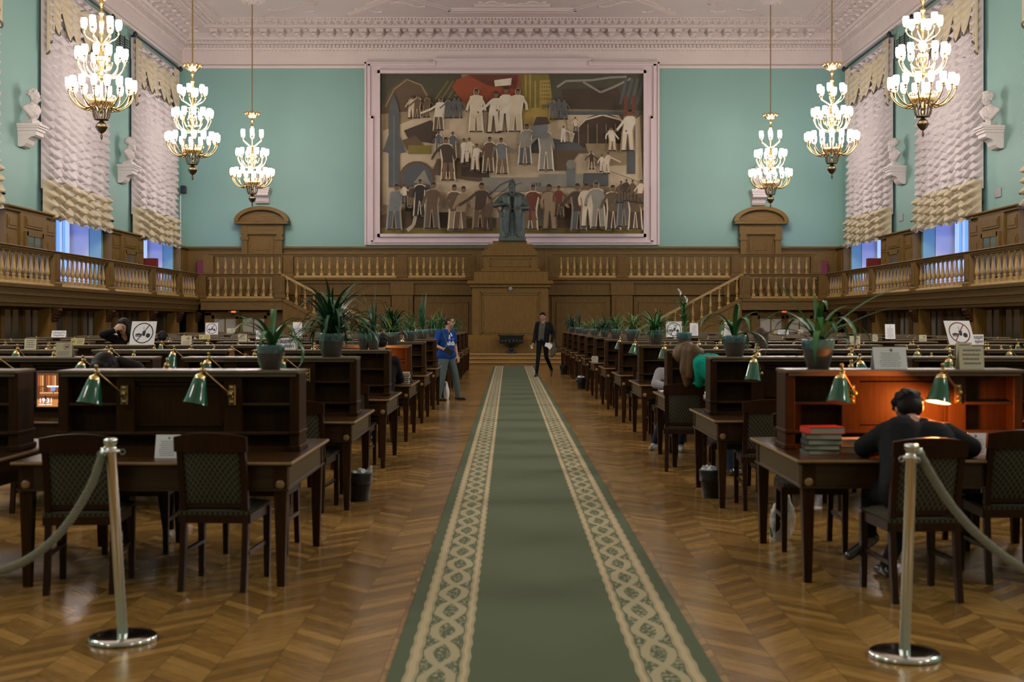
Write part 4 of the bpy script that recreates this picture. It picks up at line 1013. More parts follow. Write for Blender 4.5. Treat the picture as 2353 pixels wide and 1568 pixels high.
for (s, c, k, x, y, far, xx) in lamps:
    jit = random.uniform(-.35,.35) if k else 0; sz = 1+random.uniform(-.12,.12)
    if (s,c,k,far,xx) in SPEC: jit, sz = SPEC[(s,c,k,far,xx)]
    if s > 0 and random.random() < .5 and k: flip = 1
    else: flip = 0
    yy = y + (.14 if far else -.14); rz = (pi if far else 0) + jit + (.9 if flip else 0)
    loc = (x+xx, yy, 1.09); lab = desk_lab(s, c, k, far, xx)
    if (s,c,k,far,xx) == (1,0,0,0,.335):
        L = lamp_full(True); L.location = loc; L.rotation_euler = (0,0,rz); L.scale = (1,1,sz); L['label'] = 'lit green cone lamp glowing above the suited person at the front right desk'; continue
    if k < 3 or (c == 0 and k < 6):
        if LF is None: LF = lamp_full(); LF.location = loc; LF.rotation_euler = (0,0,rz); LF['label'] = lab; LF['group'] = 'green desk lamps'
        else: clone(LF, loc, rz, lab, scale=(1,1,sz))
    else:
        if LS is None: LS = lamp_far(); LS.location = loc; LS.rotation_euler = (0,0,rz); LS['label'] = lab; LS['group'] = 'green desk lamps'
        else: clone(LS, loc, rz, lab, scale=(1,1,sz))
# ================================================================== CHAIRS  (faces +y, back at -y)
def chair():
    r = empty('reading_chair', (0,0,0), label='x', cat='chair'); w = .19
    def bow(z): return -.02 - .10*max(0,(z-.45)/.46)**1.3
    for s in (-1, 1):
        mb = MB(); zs = [0,.2,.44,.6,.75,.88]
        pts = [(s*(w-.01), .02+(-.05 if z == 0 else (-.02 if z < .3 else 0)) + bow(z), z) for z in zs]
        for (x,y,z),(x1,y1,z1) in zip(pts[:-1], pts[1:]): mb.taper(x, y, z, z1, .034, .04, .034, .038, dy=y1-y)
        mb.build('back_leg', M['chairwood'], r)
        mb = MB(); mb.taper(s*(w+.01), .40, 0, .43, .032, .032, .042, .042); mb.build('front_leg', M['chairwood'], r)
        mb = MB(); mb.cbox(s*w-.011, s*w+.011, .0, .39, .20, .225, .003); mb.build('stretcher', M['chairwood'], r)
    mb = MB(); mb.box(-w-.02, w+.02, -.02, .01, .385, .44); mb.box(-w-.02, w+.02, .385, .42, .385, .44)
    for s in (-1, 1): mb.box(s*(w+.005)-.012, s*(w+.005)+.012, 0, .4, .385, .44)
    mb.build('seat_rail', M['chairwood'], r)
    mb = MB(); vs = []; n = 8
    for j in range(n+1):
        for i in range(n+1):
            u, v = i/n*2-1, j/n*2-1; hgt = .455+.035*(1-abs(u)**4)*(1-abs(v)**4)
            ww = w+.015+.02*(v*.5+.5); vs.append((u*ww, .20+v*.225, hgt))
    mb.add(vs, [(j*(n+1)+i, j*(n+1)+i+1, (j+1)*(n+1)+i+1, (j+1)*(n+1)+i) for j in range(n) for i in range(n)], 0, True)
    mb.taper(0, .2, .432, .456, .40, .44, .42, .455); mb.build('seat_cushion', M['fabric'], r)
    mb = MB(); n = 10; fr = []; bk = []                      # curved, arched top rail
    for i in range(n+1):
        u = i/n*2-1; x = u*(w+.018); y = bow(.88)+.02-.028*(1-u*u); zt = .885+.025*(1-u*u); zb = .80-.0*(1-u*u)
        fr += [(x, y-.016, zt), (x, y-.016+.01, zb)]; bk += [(x, y+.016, zt), (x, y+.016+.01, zb)]
    N = len(fr); fs = []
    for i in range(n):
        a = 2*i; fs += [(a+1, a+3, a+2, a), (N+a, N+a+2, N+a+3, N+a+1), (a, a+2, N+a+2, N+a), (a+1, N+a+1, N+a+3, a+3)]
    fs += [(0, N, N+1, 1), (2*n, 2*n+1, N+2*n+1, N+2*n)]; mb.add(fr+bk, fs); mb.build('top_rail', M['chairwood'], r)
    mb = MB(); n = 8; vs = []
    for side in (-1, 1):
        for j in range(n+1):
            for i in range(n+1):
                u = i/n*2-1; z = .50+.31*j/n; x = u*(w-.018)
                vs.append((x, bow(z)+.02-.028*(1-u*u)*(j/n)+side*(.006+.014*(1-u**4)*(1-(j/n*2-1)**4)), z))
    K = (n+1)**2; fs = []
    for j in range(n):
        for i in range(n):
            a = j*(n+1)+i; fs += [(a, a+1, a+n+2, a+n+1), (K+a+n+1, K+a+n+2, K+a+1, K+a)]
    mb.add(vs, fs, 0, True); mb.build('back_pad', M['fabric'], r)
    mb = MB(); mb.cbox(-w, w, -.012, .012, .47, .505, .003); mb.build('lower_rail', M['chairwood'], r)
    return r
CH = None
def put_chair(x, y, rz, lab):
    global CH
    if CH is None: CH = chair(); CH.location = (x, y, 0); CH.rotation_euler = (0,0,rz); CH['label'] = lab; CH['group'] = 'upholstered reading chairs'; return CH
    return clone(CH, (x, y, 0), rz, lab)
random.seed(21)
SKIP = {(1,0,0,0,-1),(1,0,0,0,1),(1,0,2,0,-1),(-1,0,0,0,-1),(-1,0,0,0,1)}
for (s, c, k, x, y) in DESKS:
    if c > 0 and k > 2: continue
    if c > 1: continue
    for far in (0, 1):
        for q in (-1, 1):
            if (s,c,k,far,q) in SKIP: continue
            if k > 8 and c == 0 and q*s > 0: continue
            if abs(x+q*.4)/y > .42: continue
            lab = 'upholstered chair, %s %s seat, %s' % ('left' if q < 0 else 'right', 'far' if far else 'near', rowcol(s, c, k))
            jx = random.uniform(-.04,.04); jr = random.uniform(-.08,.08); jy = random.uniform(0,.06)
            put_chair(x+q*.40+jx, y+(DD-.02+jy if far else -DD-.0-jy), jr+(pi if far else 0), lab)
put_chair(-2.44, 7.15, .10, 'upholstered chair at front left desk, behind the left rope post')
put_chair(-1.70, 7.22, -.06, 'upholstered chair at front left desk, nearer to the carpet')
SUITCH = put_chair(2.26, 6.93, .06, 'wooden chair the suited person sits on at the front right desk')
put_chair(2.97, 7.42, -.03, 'empty upholstered chair at the right edge, beside the suited person')
put_chair(1.77, 12.98, -.18, 'upholstered chair turned slightly, pulled out at third row right aisle desk')
# ================================================================== POTTED PLANTS
def leaf(mb, base, az, L, w, el, bend, m=0, n=9, fold=.25, tw=0):
    p = V(base); vs = []; a = RAD(el); st = L/n
    side = V((-sin(az), cos(az), 0))
    for i in range(n+1):
        t = i/n; ww = w*(min(1, .35+2.6*t) if t < .25 else 1)*(1-max(0,(t-.45)/.55)**1.8)*.5 + .0006
        d = V((cos(a)*cos(az), cos(a)*sin(az), sin(a))); up = side.cross(d)
        if up.z < 0: up = -up
        vs += [p+side*ww+up*ww*fold, p, p-side*ww+up*ww*fold]
        p = p + d*st; a -= RAD(bend)*(st/L)*(.4+1.2*t)
    fs = []
    for i in range(n): k = 3*i; fs += [(k,k+1,k+4,k+3),(k+1,k+2,k+5,k+4)]
    mb.add(vs, fs, m, True)
def potted(x, y, z, w, h, kind, lab, seed, extra=None):
    rnd = random.Random(seed); R_ = w/2
    r = empty('potted_plant', (x, y, z), label=lab, cat='potted plant', group='plants on the aisle partitions')
    mb = MB(); rb = R_*.68
    mb.lathe([(rb*.9,0),(rb,.006),(R_*.86,h*.45),(R_*.95,h*.68)], 22); pot = mb.build('pot', M['pot'], r)
    mb = MB(); mb.lathe([(R_*.95,h*.66),(R_*1.0,h*.78),(R_*1.01,h*.97),(R_*.99,h),(R_*.93,h),(R_*.91,h*.85),(R_*.9,h*.8)], 22)
    mb.build('glazed_rim', M['potrim'], pot)
    mb = MB(); mb.lathe([(R_*.9,h*.86),(0,h*.88)], 16); mb.build('soil', M['soil'], pot)
    mb = MB(); c = lambda: (rnd.uniform(-.3,.3)*R_, rnd.uniform(-.3,.3)*R_, h*.86)
    mt = M['leaf']
    S = w/.2
    if kind == 'strap':
        for k in range(11): leaf(mb, c(), k*2.4+rnd.uniform(-.3,.3), S*rnd.uniform(.34,.60), .038*S, rnd.uniform(30,80), rnd.uniform(100,220), n=12)
    elif kind == 'bushy':
        mt = M['leaf2']
        for k in range(120): leaf(mb, c(), rnd.uniform(0,6.28), S*rnd.uniform(.28,.60), .024*S, rnd.uniform(25,88), rnd.uniform(60,190), n=10)
    elif kind == 'spider':
        mt = M['leaf3']
        for k in range(80): leaf(mb, c(), rnd.uniform(0,6.28), S*rnd.uniform(.22,.48), .013*S, rnd.uniform(35,88), rnd.uniform(70,190), n=8)
    elif kind == 'fern':
        for k in range(100): leaf(mb, c(), rnd.uniform(0,6.28), S*rnd.uniform(.22,.52), .016*S, rnd.uniform(20,85), rnd.uniform(60,200), n=8)
    elif kind == 'tall':
        mt = M['leaf2']
        for k in range(8): leaf(mb, c(), rnd.uniform(0,6.28), S*rnd.uniform(.32,.62), .032*S, rnd.uniform(74,89), rnd.uniform(-5,14), n=8)
        for k in range(16): leaf(mb, c(), rnd.uniform(0,6.28), S*rnd.uniform(.2,.42), .012*S, rnd.uniform(40,80), rnd.uniform(40,140), n=8)
    elif kind == 'stem':
        mb.tube([(0,0,h*.8),(.01,0,h+.15),(-.01,.01,h+.30)], [.016,.014,.008], 7)
        for k in range(26): zz = h+.02+.012*k; leaf(mb, (0,0,zz), k*2.4, S*rnd.uniform(.13,.24), .034*S, rnd.uniform(20,75), rnd.uniform(50,120), n=8)
    for e in (extra or []): leaf(mb, (e[4] if len(e) > 4 else 0, 0, h*.86), *e[:3], e[3][0], e[3][1], n=16)
    mb.build('foliage', mt, r)
    return r
SL, SR = 'left', 'right'
PL = [ # side,row,u,width,height,kind
 (-1,0,622,.176,.155,'strap'),(-1,1,761,.235,.205,'bushy'),(-1,2,858,.150,.185,'tall'),(-1,2,836,.14,.18,'fern'),(-1,3,899,.215,.17,'bushy'),(-1,4,941,.20,.17,'spider'),(-1,5,969,.24,.17,'tall'),
 (-1,6,994,.20,.17,'fern'),(-1,7,1013,.22,.17,'fern'),(-1,8,1030,.2,.17,'spider'),(-1,9,1043,.2,.16,'fern'),
 (1,0,1880,.206,.19,'strap'),(1,1,1688,.215,.185,'strap'),(1,2,1572,.17,.19,'stem'),(1,3,1507,.215,.20,'fern'),(1,4,1453,.225,.19,'spider'),(1,5,1415,.195,.185,'fern'),(1,6,1390,.17,.14,'bushy'),
 (1,7,1366,.21,.155,'spider'),(1,8,1345,.16,.13,'spider'),(1,9,1331,.21,.16,'tall'),(1,10,1314,.19,.17,'bushy')]
KN = {'strap':'few broad drooping strap leaves','bushy':'dense dark bushy leaves','tall':'tall stiff upright leaves','fern':'fine trailing green leaves','spider':'thin pale arching leaves','stem':'a leafy stem and white flowers'}
for i, (s, k, u, w, h, kind) in enumerate(PL):
    y = desk_pos(s, 0, k)[1]
    if kind == 'fern' and u == 836: y += .02
    x = (u-VX)/F*y
    ex = None
    if (s,k) == (-1,0): ex = [(pi*.98,.36,.030,(48,120)),(0.0,.40,.030,(52,125)),(pi*.45,.30,.035,(82,45)),(0.15,.30,.035,(72,70)),(-pi*.75,.42,.034,(70,175)),(.1,.38,.03,(30,110)),(pi,.30,.03,(60,170))]
    if (s,k) == (1,0): ex = [(0.05,.86,.045,(46,55)),(.0,.66,.030,(34,35)),(pi*.99,.62,.045,(62,25)),(pi*.8,.40,.04,(60,80)),(-pi*.55,.40,.045,(80,200)),(-pi*.4,.36,.045,(80,210)),(pi,.50,.035,(70,160)),(.3,.4,.04,(75,100)),(pi*.5,.36,.035,(86,50))]
    if (s,k) == (1,1): ex = [(pi,.40,.035,(55,110)),(0,.48,.035,(62,130)),(pi*.9,.34,.03,(75,120)),(.2,.36,.03,(75,90)),(pi*1.05,.5,.03,(60,150)),(0,.56,.022,(40,60)),(pi*.2,.3,.04,(84,20))]
    if (s,k) == (-1,2) and kind == 'tall': ex = [(0.,.48,.03,(60,20)),(pi,.55,.018,(80,12)),(.3,.62,.03,(88,4))]
    if (s,k) == (-1,3): ex = [(0,.62,.035,(48,50)),(0.1,.5,.03,(28,40)),(pi*.8,.45,.03,(60,60)),(0,.42,.05,(75,5))]
    if (s,k) == (1,9): ex = [(0,.85,.03,(88,2)),(pi*.5,.5,.04,(85,4))]
    lab = 'potted plant with %s, %s partition %s of carpet' % (KN[kind], ordn(k), 'left' if s < 0 else 'right')
    r = potted(x, y+(.0 if u != 836 else 0), PZ, w, h, kind, lab, 100+i, ex)
    if kind == 'stem':
        mb = MB()
        for fx, fz in ((-.05,.44),(.02,.36)):
            mb.tube([(0,0,h+.05),(fx*.6,-.01,h+fz*.6),(fx,-.02,h+fz-.02)], .004, 5)
            leaf(mb, (fx,-.02,h+fz-.03), 2.8, .085, .06, 80, 40, m=1, fold=.6); mb.ball((fx,-.03,h+fz+.01),(.008,.008,.025),8,5)
        mb.build('white_flower', [M['leaf'], M['paper']], r)
# ================================================================== SIGNS, CARDS, PAPERS
def lines(mb, x0, x1, z0, z1, n, y, m, th=.35, seed=0):
    rnd = random.Random(seed)
    for k in range(n):
        z = z1-(k+.5)*(z1-z0)/n; hh = (z1-z0)/n*th/2; a = rnd.uniform(0,.12)*(x1-x0); b = rnd.uniform(0,.15)*(x1-x0)
        x = x0+a
        while x < x1-b:
            w = rnd.uniform(.06,.16)*(x1-x0); mb.box(x, min(x+w, x1-b), y-.0006, y, z-hh, z+hh, m); x += w+.018*(x1-x0)
def nofood(mb, cx, cz, r, y, mr, mi, food=True):
    mb.ring((cx, cz), r*.90, r, 'y', y-.0008, y, 36, mr)
    t = RAD(55); dx, dz = cos(t)*r*.92, sin(t)*r*.92; w = r*.045; nx, nz = -sin(t)*w, cos(t)*w
    if food:
        b = r*.55
        mb.prism([(cx-b*1.35,cz-b*.40),(cx-b*.15,cz-b*.40),(cx-b*.25,cz-b*.15),(cx-b*.75,cz-b*.02),(cx-b*1.25,cz-b*.15)], 'y', y-.0006, y, mi)
        mb.box(cx-b*1.3,cx-b*.2,y-.0006,y,cz-b*.62,cz-b*.47,mi)
        mb.prism([(cx-b*.05,cz-b*.50),(cx+b*.38,cz-b*.50),(cx+b*.48,cz+b*.35),(cx-b*.12,cz+b*.35)], 'y', y-.0006, y, mi)
        mb.prism([(cx+b*.1,cz+b*.3),(cx+b*.16,cz+b*.3),(cx+b*.02,cz+b*1.1),(cx-b*.05,cz+b*1.1)], 'y', y-.0006, y, mi)
        q = [(cx+b*.92+b*.42*cos(a)*(1-.1*cos(2*a)), cz-b*.42+b*.40*sin(a)) for a in [2*pi*k/14 for k in range(14)]]; mb.prism(q, 'y', y-.0006, y, mi)
    else:
        mb.box(cx-r*.5,cx-r*.1,y-.0006,y,cz-r*.25,cz+r*.2,mi); mb.prism([(cx+r*.05,cz-r*.3),(cx+r*.5,cz-r*.3),(cx+r*.45,cz+r*.25),(cx+r*.1,cz+r*.2)], 'y', y-.0006, y, mi)
    mb.prism([(cx-dx+nx,cz-dz+nz),(cx+dx+nx,cz+dz+nz),(cx+dx-nx,cz+dz-nz),(cx-dx-nx,cz-dz-nz)], 'y', y-.0012, y-.0006, mr)
def sign(kind, x, y, z, w, h, lab, cat='sign', rz=0, lean=.12, shear=0):
    stock = {'food':'paper','quiet':'paper','card':'creamp','redcard':'creamp','redwhite':'paper','yellow':'yellowp','letter':'paper','poster':'paper'}[kind]
    r = empty('notice_card' if kind != 'food' else 'no_food_sign', (x, y, z), rz, lab, cat, 'notices on the partitions')
    def sh(mb):
        mb.v = [(vx+shear*vz, vy+lean*vz, vz) for vx, vy, vz in mb.v]; return mb
    mb = MB(); mb.box(-w/2, w/2, 0, .004, 0, h); sh(mb); mb.v = [(a, b, c) for a, b, c in mb.v]
    if kind in ('card','redcard','redwhite','letter','quiet'):   # folded tent: back flap and front foot
        mb.add([(-w/2+shear*h, lean*h+.004, h),(w/2+shear*h, lean*h+.004, h),(w/2, h*.45+.03, .002),(-w/2, h*.45+.03, .002),(-w/2+shear*h, lean*h+.006, h-.002),(w/2+shear*h, lean*h+.006, h-.002),(w/2, h*.45+.034, 0),(-w/2, h*.45+.034, 0)],
               [(0,1,2,3),(7,6,5,4),(0,4,5,1),(1,5,6,2),(2,6,7,3),(3,7,4,0)])
    else:
        mb.box(-.02, .02, .0, lean*h+.06, 0, .006); mb.add([(-.02,lean*h*.7,h*.7),(.02,lean*h*.7,h*.7),(.02,lean*h+.06,0),(-.02,lean*h+.06,0),(-.02,lean*h*.7+.004,h*.7),(.02,lean*h*.7+.004,h*.7),(.02,lean*h+.066,0),(-.02,lean*h+.066,0)],[(0,1,2,3),(7,6,5,4),(0,4,5,1),(1,5,6,2),(2,6,7,3),(3,7,4,0)])
    mb.build('board', M[stock], r)
    mb = MB(); mats = [M['ink'], M['redink'], M['greyink'], M['black']]
    if kind == 'food': nofood(mb, 0, h*.5, min(w,h)*.44, 0, 1 if rz else 0, 0)
    elif kind == 'quiet':
        for i, t in enumerate(('СОБЛЮДАЙТЕ', 'ТИШИНУ!')):
            tm = text_mb(t, h*.38, bold=h*.008); sz = w*.86/6.6/(h*.38)*1.0
            sx = min(1.0, w*.9/(max(p[0] for p in tm.v)-min(p[0] for p in tm.v)))
            tm.v = [(a*sx, -.0008-c, b+h*(.56-.42*i)) for a, b, c in tm.v]; mb.merge(tm)
    elif kind in ('redcard','redwhite'):
        nofood(mb, w*.18 if kind == 'redcard' else 0, h*(.70 if kind == 'redcard' else .5), h*(.22 if kind == 'redcard' else .30), 0, 1, 1 if kind == 'redwhite' else 0, False)
        if kind == 'redcard': lines(mb, -w*.42, w*.42, h*.06, h*.40, 5, 0, 2, seed=int(x*100))
    elif kind == 'card': lines(mb, -w*.40, w*.40, h*.15, h*.92, 4, 0, 2, .4, int(x*100))
    elif kind == 'yellow': nofood(mb, -w*.32, h*.5, h*.34, 0, 0, 0, False); lines(mb, -w*.08, w*.44, h*.15, h*.85, 3, 0, 2, .5, 3)
    elif kind in ('letter','poster'):
        lines(mb, -w*.34, w*.36, h*.08, h*.76, 8 if kind == 'letter' else 13, 0, 2, .28, 5); mb.ball((w*.05, 0, h*.86), (w*.05,.001,w*.05), 8, 5, 2)
    if mb.v: sh(mb).build('printing', mats, r)
    return r
def on_row(s, k, u, dy=0):
    y = desk_pos(s, 0, k)[1] + dy; return (u-VX)/F*y, y
def rsign(kind, s, k, u, wpx, hpx, lab, **kw):
    x, y = on_row(s, k, u, kw.pop('dy', -.05)); return sign(kind, x, y, PZ, wpx/F*y, hpx/F*y, lab, **kw)
rsign('food', -1, 3, 325, 57, 54, 'large white no-food sign with black ring, beside the woman on the left', shear=.10)
rsign('food', -1, 8, 486, 29, 27, 'smaller white no-food sign standing left of the far glazed doors')
rsign('quiet', -1, 6, 134, 33, 15, 'white card with two lines of black lettering at far left', shear=.1)
rsign('card', -1, 2, 69, 27, 25, 'cream text card on third row partition at the left edge')
rsign('redcard', -1, 1, 146, 37, 33, 'cream card with red crossed ring, behind the monitor at left')
rsign('yellow', -1, 3, 177, 31, 15, 'yellow notice card behind the cream one at left', shear=.1)
rsign('redwhite', -1, 4, 275, 26, 18, 'small white card with red crossed circle in front of dark-haired woman')
rsign('redcard', -1, 3, 428, 24, 21, 'cream card with red crossed ring above the hanging green lamp, left half')
rsign('yellow', -1, 5, 470, 25, 10, 'small yellow notice card below the smaller no-food sign')
rsign('card', -1, 4, 557, 20, 17, 'small cream text card left of the front potted plant')
rsign('redcard', -1, 9, 530, 17, 12, 'tiny cream card with red ring near the far glazed doors, left')
rsign('quiet', -1, 5, 612, 48, 20, 'white lettered card behind the nearer one, left of centre plants')
rsign('quiet', -1, 2, 651, 62, 27, 'large white lettered card behind the front left potted plant')
rsign('poster', -1, 7, 683, 21, 31, 'white text poster standing between the two front left plants')
rsign('letter', 1, 0, 2048, 76, 50, 'white folded letter card on front right partition', lean=.35)
rsign('card', 1, 0, 2234, 56, 52, 'olive cream text card at the right end of the front right partition')
rsign('card', 1, 1, 2216, 36, 32, 'cream card half hidden behind the larger one at right')
rsign('food', 1, 3, 2212, 60, 55, 'large white no-food sign leaning left, at the right side', shear=-.22, rz=.02)
rsign('quiet', 1, 3, 2248, 26, 23, 'white lettered card partly behind the large right no-food sign', dy=.1)
rsign('redcard', 1, 3, 1965, 24, 20, 'cream card with red ring right of the large right plant')
rsign('card', 1, 4, 2011, 11, 16, 'narrow white text card between cream card and poster, right side')
rsign('poster', 1, 5, 2046, 23, 34, 'white text poster standing in the right half')
rsign('redcard', 1, 4, 2121, 17, 15, 'small cream card with red ring left of large right no-food sign')
rsign('quiet', 1, 8, 1800, 24, 11, 'white lettered card below the right digital clock')
rsign('yellow', 1, 9, 1783, 10, 8, 'tiny yellow card beside white lettered card, right side')
rsign('redcard', 1, 9, 1840, 11, 9, 'tiny cream card with red ring below right glazed doors')
rsign('food', 1, 6, 1549, 36, 36, 'white no-food sign behind plant leaves, right of the aisle')
rsign('poster', 1, 7, 1595, 19, 29, 'narrow cream text poster beside the flowering stem plant')
rsign('poster', 1, 4, 1679, 28, 44, 'white poster behind the second row plant on the right')
rsign('redcard', 1, 8, 1661, 9, 9, 'tiny cream card left of the white poster, right side')
sign('letter', (383-VX)/F*7.45, 7.45, TZ, .145, .135, 'white folded letter card on the front left tabletop', lean=.28)
sign('letter', (2243-VX)/F*7.62, 7.62, TZ, .17, .13, 'white folded letter card on front right tabletop beside the suited person', lean=.28)
# ================================================================== BOOKS
BC = [(.10,.02,.012),(.03,.04,.045),(.07,.065,.05),(.04,.045,.03),(.05,.03,.02),(.50,.46,.40),(.02,.03,.05),(.16,.10,.05)]
BM = [plain('book_cover_%d' % i, c, .45, var=.15) for i, c in enumerate(BC)]; M['pages'] = plain('book_pages', (.36,.33,.26), .8, var=.2, vscale=60)
M['redbook'] = plain('red_book_cover', (.62,.04,.02), .4)
def book(x, y, z, w, d, t, rz, cover, lab, group):
    r = empty('book', (x, y, z), rz, lab, 'book', group)
    mb = MB(); mb.box(-w/2,w/2,-d/2,d/2,0,.003); mb.box(-w/2,w/2,-d/2,d/2,t-.003,t); mb.box(-w/2,-w/2+.003,-d/2,d/2,0,t); mb.build('cover', cover, r)
    mb = MB(); mb.box(-w/2+.003,w/2-.004,-d/2+.004,d/2-.004,.003,t-.003); mb.build('pages', M['pages'], r)
z = TZ; bx, by = (1884-VX)/F*7.72, 7.72
for i, (t, cm, w, d, rz) in enumerate([(.028,BM[2],.20,.15,.1),(.030,BM[3],.215,.16,-.15),(.033,BM[1],.21,.16,.05),(.034,BM[2],.22,.17,-.1),(.040,M['redbook'],.225,.17,.12)]):
    book(bx+.004*i, by, z, w, d, t, rz, cm, '%s book in taller stack on front right desk' % ['bottom','second lowest','middle dark','second highest','bright red topmost'][i], 'books on the front right desk'); z += t+.0005
z = TZ; bx = (1957-VX)/F*7.75
for i, (t, cm, w, d, rz) in enumerate([(.042,BM[7],.17,.14,.0),(.045,BM[5],.165,.14,.1)]):
    book(bx, 7.78, z, w, d, t, rz, cm, '%s book in the lower stack beside the suited person' % ['bottom thick','top pale'][i], 'books on the front right desk'); z += t+.0005
rnd = random.Random(4)
for st, (u, d) in enumerate(((903,16.45),(926,16.5))):
    z = TZ
    for i in range(7 if st == 0 else 6):
        t = rnd.uniform(.022,.034); book((u-VX)/F*d+rnd.uniform(-.01,.01), d, z, rnd.uniform(.11,.14) if st == 0 else rnd.uniform(.15,.19), .17, t, rnd.uniform(-.1,.1), rnd.choice(BM if st else BM[:1]+BM[7:]+BM[4:6]), '%s book in the %s stack on fourth left aisle desk' % (['lowest','second','third','fourth','fifth','sixth','seventh'][i], ['left orange-lit','right grey'][st]), 'books on the fourth left desk'); z += t+.0005
z = TZ
for i in range(4): book((1367-VX)/F*25.6, 25.6, z, .13-.012*i*(i % 2), .1, .03, .1*i, BM[5], '%s pale book in small stack on seventh right aisle desk' % ['lowest','second','third','topmost'][i], 'pale books far right'); z += .031
mb = MB(); mb.box(-.11,.11,-.08,.08,0,.006); mb.box(-.10,-.005,-.075,.075,.006,.012); mb.box(.005,.10,-.075,.075,.006,.012)
tag(mb.build('open_book', M['paper'], loc=(1.84,14.66,TZ), rot=(0,0,.2)), 'open pages lit by lamp before the person in grey shirt', 'book')
mb = MB(); mb.box(-.15,.15,-.10,.10,0,.03); mb.box(-.12,.1,-.09,.09,.03,.055)
tag(mb.build('paper_stack', M['paper'], loc=((1632-VX)/F*13.6,13.55,TZ), rot=(0,0,.3)), 'white papers on the desk below the person in teal sweater', 'papers')
# ================================================================== BINS, BAGS, BOTTLE
def binn(x, y, w, h, lab, fill=True, seed=1):
    r = empty('waste_bin', (x, y, 0), label=lab, cat='waste bin', group='black waste bins')
    mb = MB(); rt = w/2; mb.lathe([(rt*.76,0),(rt*.80,.01),(rt*.96,h*.97),(rt*1.03,h*.97),(rt*1.03,h),(rt*.93,h),(rt*.80,h*.4),(0,h*.38)], 20); mb.build('bucket', M['bin'], r)
    mb = MB(); mb.lathe([(rt*.96,h*.58),(rt*1.0,h*.60),(rt*1.05,h*.98),(rt*1.04,h*1.015),(rt*.95,h*.98)], 20)
    rn = random.Random(seed); mb.v = [(a*(1+rn.uniform(-.03,.03)), b*(1+rn.uniform(-.03,.03)), c+rn.uniform(-.006,.006)) for a, b, c in mb.v]; mb.build('liner', M['bin'], r)
    if fill:
        mb = MB()
        for k in range(7):
            c = (rn.uniform(-.5,.5)*rt, rn.uniform(-.5,.5)*rt, h*rn.uniform(.85,1.05)); n0 = len(mb.v); mb.ball(c, (rt*.42,rt*.36,rt*.34), 8, 6)
            mb.v[n0:] = [(a+rn.uniform(-.012,.012), b+rn.uniform(-.012,.012), q+rn.uniform(-.012,.012)) for a, b, q in mb.v[n0:]]
        mb.s = [False]*len(mb.s); mb.build('crumpled_rubbish', M['plastic'], r)
    return r
r = binn(-1.31, 10.85, .205, .245, 'black waste bin full of plastic by the second left desk', True, 2)
mb = MB(); mb.lathe([(.0,0),(.028,.0),(.03,.09),(.022,.11),(.012,.125),(.012,.14),(0,.14)], 12); o = mb.build('plastic_bottle', M['bag'], r, loc=(.05,0,.17), rot=(0,.35,0))
binn(1.745, 11.05, .205, .245, 'black waste bin full of plastic by the second right desk', True, 5)
binn(1.60, 29.2, .24, .26, 'small dark waste bin with rubbish far down the right aisle', True, 7)
binn(1.53, 37.4, .24, .26, 'farthest empty dark waste bin, behind the man in black jacket', False, 8)
def sack(name, x, y, w, d, h, mat, lab, cat, seed, lean=0):
    rn = random.Random(seed); mb = MB(); n, m = 22, 16; vs = []
    for j in range(m+1):
        t = j/m; prof = (.78+.5*sin(min(1,t*1.15)*pi)*.5)*(1-.45*max(0,t-.6)/.4)
        for i in range(n):
            a = 2*pi*i/n; q = 1+rn.uniform(-.07,.07)+.08*sin(5*a+6*t); vs.append((w/2*prof*q*cos(a)+lean*t*h, d/2*prof*q*sin(a), h*t+(rn.uniform(-.01,.01) if 0 < j < m else (0 if j == 0 else .03*sin(3*a)))))
    mb.add(vs, [(j*n+i, j*n+(i+1)%n, (j+1)*n+(i+1)%n, (j+1)*n+i) for j in range(m) for i in range(n)], 0, True); mb.add(vs[:n], [list(range(n))[::-1]])
    return tag(mb.build(name, mat, loc=(x, y, .001)), lab, cat)
sack('plastic_bag', (1790-VX)/F*8.95, 8.90, .17, .13, .33, M['bag'], 'clear crumpled plastic bag on floor under the front right desk', 'bag', 3, .08)
mb = MB(); mb.ball((-.03,0,.07),(.035,.035,.07),10,7); mb.ball((.02,.01,.06),(.04,.03,.06),10,7); mb.ball((-.02,.0,.16),(.03,.03,.04),10,7)
tag(mb.build('bag_contents', M['leaf2'], loc=((1790-VX)/F*8.95-.015, 8.90, 0)), 'dark green things inside the clear plastic bag on the floor', 'rubbish')
sack('plastic_bag', (1024-VX)/F*25.0, 25.3, .11, .10, .33, M['paper'], 'white tall bag on the floor behind the man in blue shirt', 'bag', 9)
mb = MB(); mb.lathe([(0,0),(.032,0),(.033,.11),(.026,.15),(.013,.17),(.013,.19),(0,.19)], 12); o = mb.build('water_bottle', M['bag'], loc=((966-VX)/F*23.3, 22.5, TZ)); tag(o, 'clear water bottle on the sixth left aisle desk', 'bottle')
mb = MB(); mb.lathe([(.034,.04),(.034,.10)], 12); mb.build('label', M['paper'], o)
